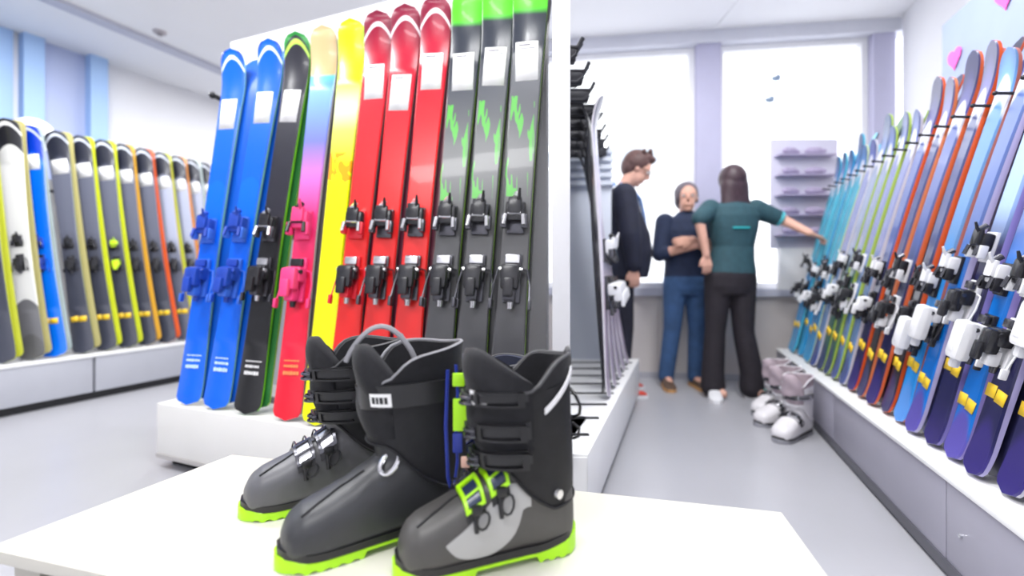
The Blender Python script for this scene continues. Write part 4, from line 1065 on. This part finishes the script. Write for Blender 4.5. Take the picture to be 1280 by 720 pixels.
ell_loft(mb, [(V((0, -.005, 1.375)), .060, .060), (V((0, 0, 1.345)), .085, .075), (V((0, 0, 1.30)), .165, .095), (V((0, 0, 1.22)), .185, .122), (V((0, 0, 1.08)), .168, .122), (V((0, 0, .95)), .160, .118), (V((0, 0, .86)), .168, .122)], f)
chain(mb, [shL, elL], [.074, .060]); chain(mb, [shR, elR], [.074, .060]); chain(mb, [elL, elL.lerp(wrL, .15)], [.060, .056]); chain(mb, [elR, elR.lerp(wrR, .15)], [.060, .056])
finish(mb, 'polo_shirt', mat('polo_navy', (.012, .022, .06), .8, noise=.12, nscale=25, bump=.3, bscale=300), mo, .0065, 5)
mb = MB()
ell_loft(mb, [(V((0, 0, .90)), .158, .115), (V((0, 0, .84)), .172, .125), (V((0, 0, .77)), .172, .118), (V((0, 0, .72)), .155, .10)], f)
chain(mb, [hip+V((-.082, 0, -.03)), knL, anL], [.096, .068, .060]); chain(mb, [hip+V((.082, 0, -.03)), knR, anR], [.096, .068, .060])
finish(mb, 'jeans', mat('jeans_blue', (.035, .085, .20), .85, noise=.25, nscale=10, bump=.3, bscale=300), mo, .0075, 5)
mb = MB(); bf = V((-.28, -1, 0)).normalized()
mb.ball(hd+V((.0, .022, .042)), .100, sc=(.92, .95, .95), n=18); mb.ball(hd+V((.0, .05, -.01)), .085, sc=(.98, .7, 1.0), n=14)
for q in (-1, 1): mb.ball(hd+V((q*.078, .01, .01)), .030, sc=(.5, 1, 1.5), n=8)
finish(mb, 'hair', hairg, mo, .007, 4)
shd = mat('shoe_brown', (.10, .06, .04), .5, noise=.1); tan = mat('sole_tan', (.55, .3, .12), .6, noise=.05)
shoe(mo, V((anL.x, anL.y-.02, 0)), (-.15, -1), shd, tan); shoe(mo, V((anR.x, anR.y-.02, 0)), (.1, -1), shd, tan)

# --- man at left in profile, looking down
R0 = V((.80, 3.46, 0))
ma = empty('person', 'person in navy black coat with brown hair and glasses looking down in profile', 'person', R0)
f = V((1, -.15, 0)).normalized(); hdf = V((.86, -.12, -.50))
hd = V((.125, -.02, 1.655)); neck = V((.035, 0, 1.53))
shL = V((.01, .19, 1.44)); shR = V((-.01, -.19, 1.44)); elR = V((.02, -.25, 1.16)); wrR = V((.045, -.24, .93)); elL = V((.02, .25, 1.16)); wrL = V((.045, .24, .93))
hip = V((-.02, 0, .94)); knL = V((.0, .10, .50)); anL = V((.02, .10, .09)); knR = V((.0, -.10, .50)); anR = V((-.02, -.10, .09))
mb = MB(); P_, M4 = head(mb, hd, hdf, k=1.04)
chain(mb, [hd-V((.03, 0, .03)), neck, V((0, 0, 1.44))], [.058, .055, .07])
ell_loft(mb, [(V((0, 0, 1.48)), .08, .07), (V((0, 0, 1.43)), .17, .10), (V((.0, 0, 1.30)), .18, .12), (V((.0, 0, 1.1)), .16, .12), (V((0, 0, .95)), .16, .12), (V((-.02, 0, .88)), .15, .11)], f)
chain(mb, [shL, elL, wrL], [.06, .045, .032]); chain(mb, [shR, elR, wrR], [.06, .045, .032])
hand(mb, wrR, (.1, .1, -1), (0, -1, 0), 1.0, .6, 1); hand(mb, wrL, (.1, -.1, -1), (0, 1, 0), 1.0, .6, -1)
chain(mb, [hip+V((0, .09, 0)), knL, anL], [.09, .06, .042]); chain(mb, [hip+V((0, -.09, 0)), knR, anR], [.09, .06, .042])
for a in (anL, anR): chain(mb, [a, a+V((.09, 0, -.05))], [.04, .03])
finish(mb, 'body', skin, ma, .007, 4); eyes(P_, M4, 1.04, ma)
coat = mat('coat_navy', (.010, .012, .030), .8, noise=.2, nscale=15, bump=.5, bscale=60)
mb = MB()
ell_loft(mb, [(V((.02, 0, 1.525)), .075, .075), (V((.01, 0, 1.49)), .12, .095), (V((.0, 0, 1.45)), .205, .125), (V((.0, 0, 1.34)), .225, .155), (V((.03, 0, 1.18)), .215, .190), (V((.04, 0, 1.04)), .215, .200), (V((.03, 0, .92)), .215, .190), (V((.02, 0, .86)), .21, .185)], f)
chain(mb, [shL, elL, wrL-V((0, 0, -.02))], [.090, .075, .055]); chain(mb, [shR, elR, wrR-V((0, 0, -.02))], [.090, .075, .055])
finish(mb, 'coat', coat, ma, .009, 4)
mb = MB(); 
ell_loft(mb, [(V((.0, 0, .95)), .17, .13), (V((-.01, 0, .86)), .18, .135), (V((-.01, 0, .78)), .165, .12)], f)
chain(mb, [hip+V((0, .09, -.04)), knL, anL], [.105, .08, .068]); chain(mb, [hip+V((0, -.09, -.04)), knR, anR], [.105, .08, .068])
finish(mb, 'trousers', mat('trousers_ink', (.012, .012, .025), .85, noise=.15, nscale=20, bump=.2, bscale=200), ma, .009, 4)
mb = MB()
fd = hdf.normalized(); upv = (V((0, 0, 1))-fd*fd.z).normalized()
mb.ball(hd+upv*.048-fd*.028, .104, sc=(1.0, .92, .95), n=16); mb.ball(hd-fd*.06-upv*.005, .080, sc=(.8, .95, 1.0), n=14); mb.ball(hd+upv*.105+fd*.045, .045, sc=(1.1, 1.3, .7), n=12)
for k in range(26):
    a = random.uniform(0, 2*PI); q = hd+upv*(.07+.03*random.random())-fd*.02+V((math.cos(a)*.075, math.sin(a)*.075, random.uniform(0, .04))); mb.ball(q, .020, n=6)
finish(mb, 'hair', hairb, ma, .006, 2)
mb = MB()
for q in (-1, 1): mb.tube([P_(q*.032+.020*math.cos(2*PI*i/12), .094, .012+.016*math.sin(2*PI*i/12)) for i in range(12)], .0025, 6, closed=True); mb.tube([P_(q*.052, .094, .016), P_(q*.078, .02, .014)], .0022, 6)
mb.tube([P_(-.012, .094, .016), P_(.012, .094, .016)], .0022, 6); mb.build('glasses', black_m, ma)
mb = MB()
mb.tube([V((-.02, -.10, 1.535)), V((.06, -.115, 1.50)), V((.13, -.085, 1.43)), V((.165, -.05, 1.34)), V((.19, -.03, 1.22))], [.014, .013, .010, .008, .007], 8, flat=1.6); mb.tube([V((-.05, -.06, 1.545)), V((-.06, 0, 1.55)), V((-.05, .06, 1.545))], .016, 8)
mb.build('lanyard', mat('lanyard_blue', (.25, .4, .75), .6, noise=.3, nscale=50), ma)
redsh = mat('shoe_red', (.60, .05, .03), .5, noise=.1)
shoe(ma, V((anL.x, anL.y, 0)), (1, .1), redsh, white_pl); shoe(ma, V((anR.x, anR.y, 0)), (1, -.25), redsh, white_pl)

# ---------------------------------------------------------- light, sky, camera
wd = bpy.data.worlds.new('world'); bpy.context.scene.world = wd; wd.use_nodes = True
bg = wd.node_tree.nodes['Background']; bg.inputs[0].default_value = (.93, .96, 1, 1); bg.inputs[1].default_value = 2.2
def area(name, loc, sx, sy, power, rot=(0, 0, 0), col=(1, 1, 1)):
    l = bpy.data.lights.new(name, 'AREA'); l.shape = 'RECTANGLE'; l.size = sx; l.size_y = sy; l.energy = power; l.color = col
    o = bpy.data.objects.new(name, l); COL.objects.link(o); o.location = loc; o.rotation_euler = rot; return o
area('added_ceiling_light', (-1.9, 1.6, 2.86), 1.2, .35, 42)  # area lights added overhead to light the room, no fixtures known
area('added_ceiling_light', (.2, .9, 2.86), 1.2, .35, 42)
area('added_ceiling_light', (1.2, 2.2, 2.86), .35, 1.2, 36)
area('added_ceiling_light', (-3.0, 3.1, 2.86), .35, 1.0, 30)
area('added_ceiling_light', (-.6, 2.6, 2.86), 1.2, .35, 22)
area('added_ceiling_light', (-2.2, 4.9, 2.86), .35, 1.2, 36)  # added behind the display to brighten the left wall
area('added_ceiling_light', (-1.2, -.6, 2.86), 1.5, .35, 40)
sc = bpy.context.scene
cam = bpy.data.cameras.new('camera'); co = bpy.data.objects.new('camera', cam); COL.objects.link(co); sc.camera = co
co.location = (0, 0, H); co.rotation_euler = (PI/2, 0, 0)
cam.sensor_width = 36; cam.lens = 36*F/1280; cam.shift_y = -20/1280; cam.clip_start = .02
cam.dof.use_dof = True; cam.dof.focus_distance = 1.15; cam.dof.aperture_fstop = 1.3
sc.view_settings.view_transform = 'Standard'; sc.view_settings.look = 'None'; sc.view_settings.gamma = 1; sc.view_settings.use_curve_mapping = False
sc.view_settings.exposure = .3
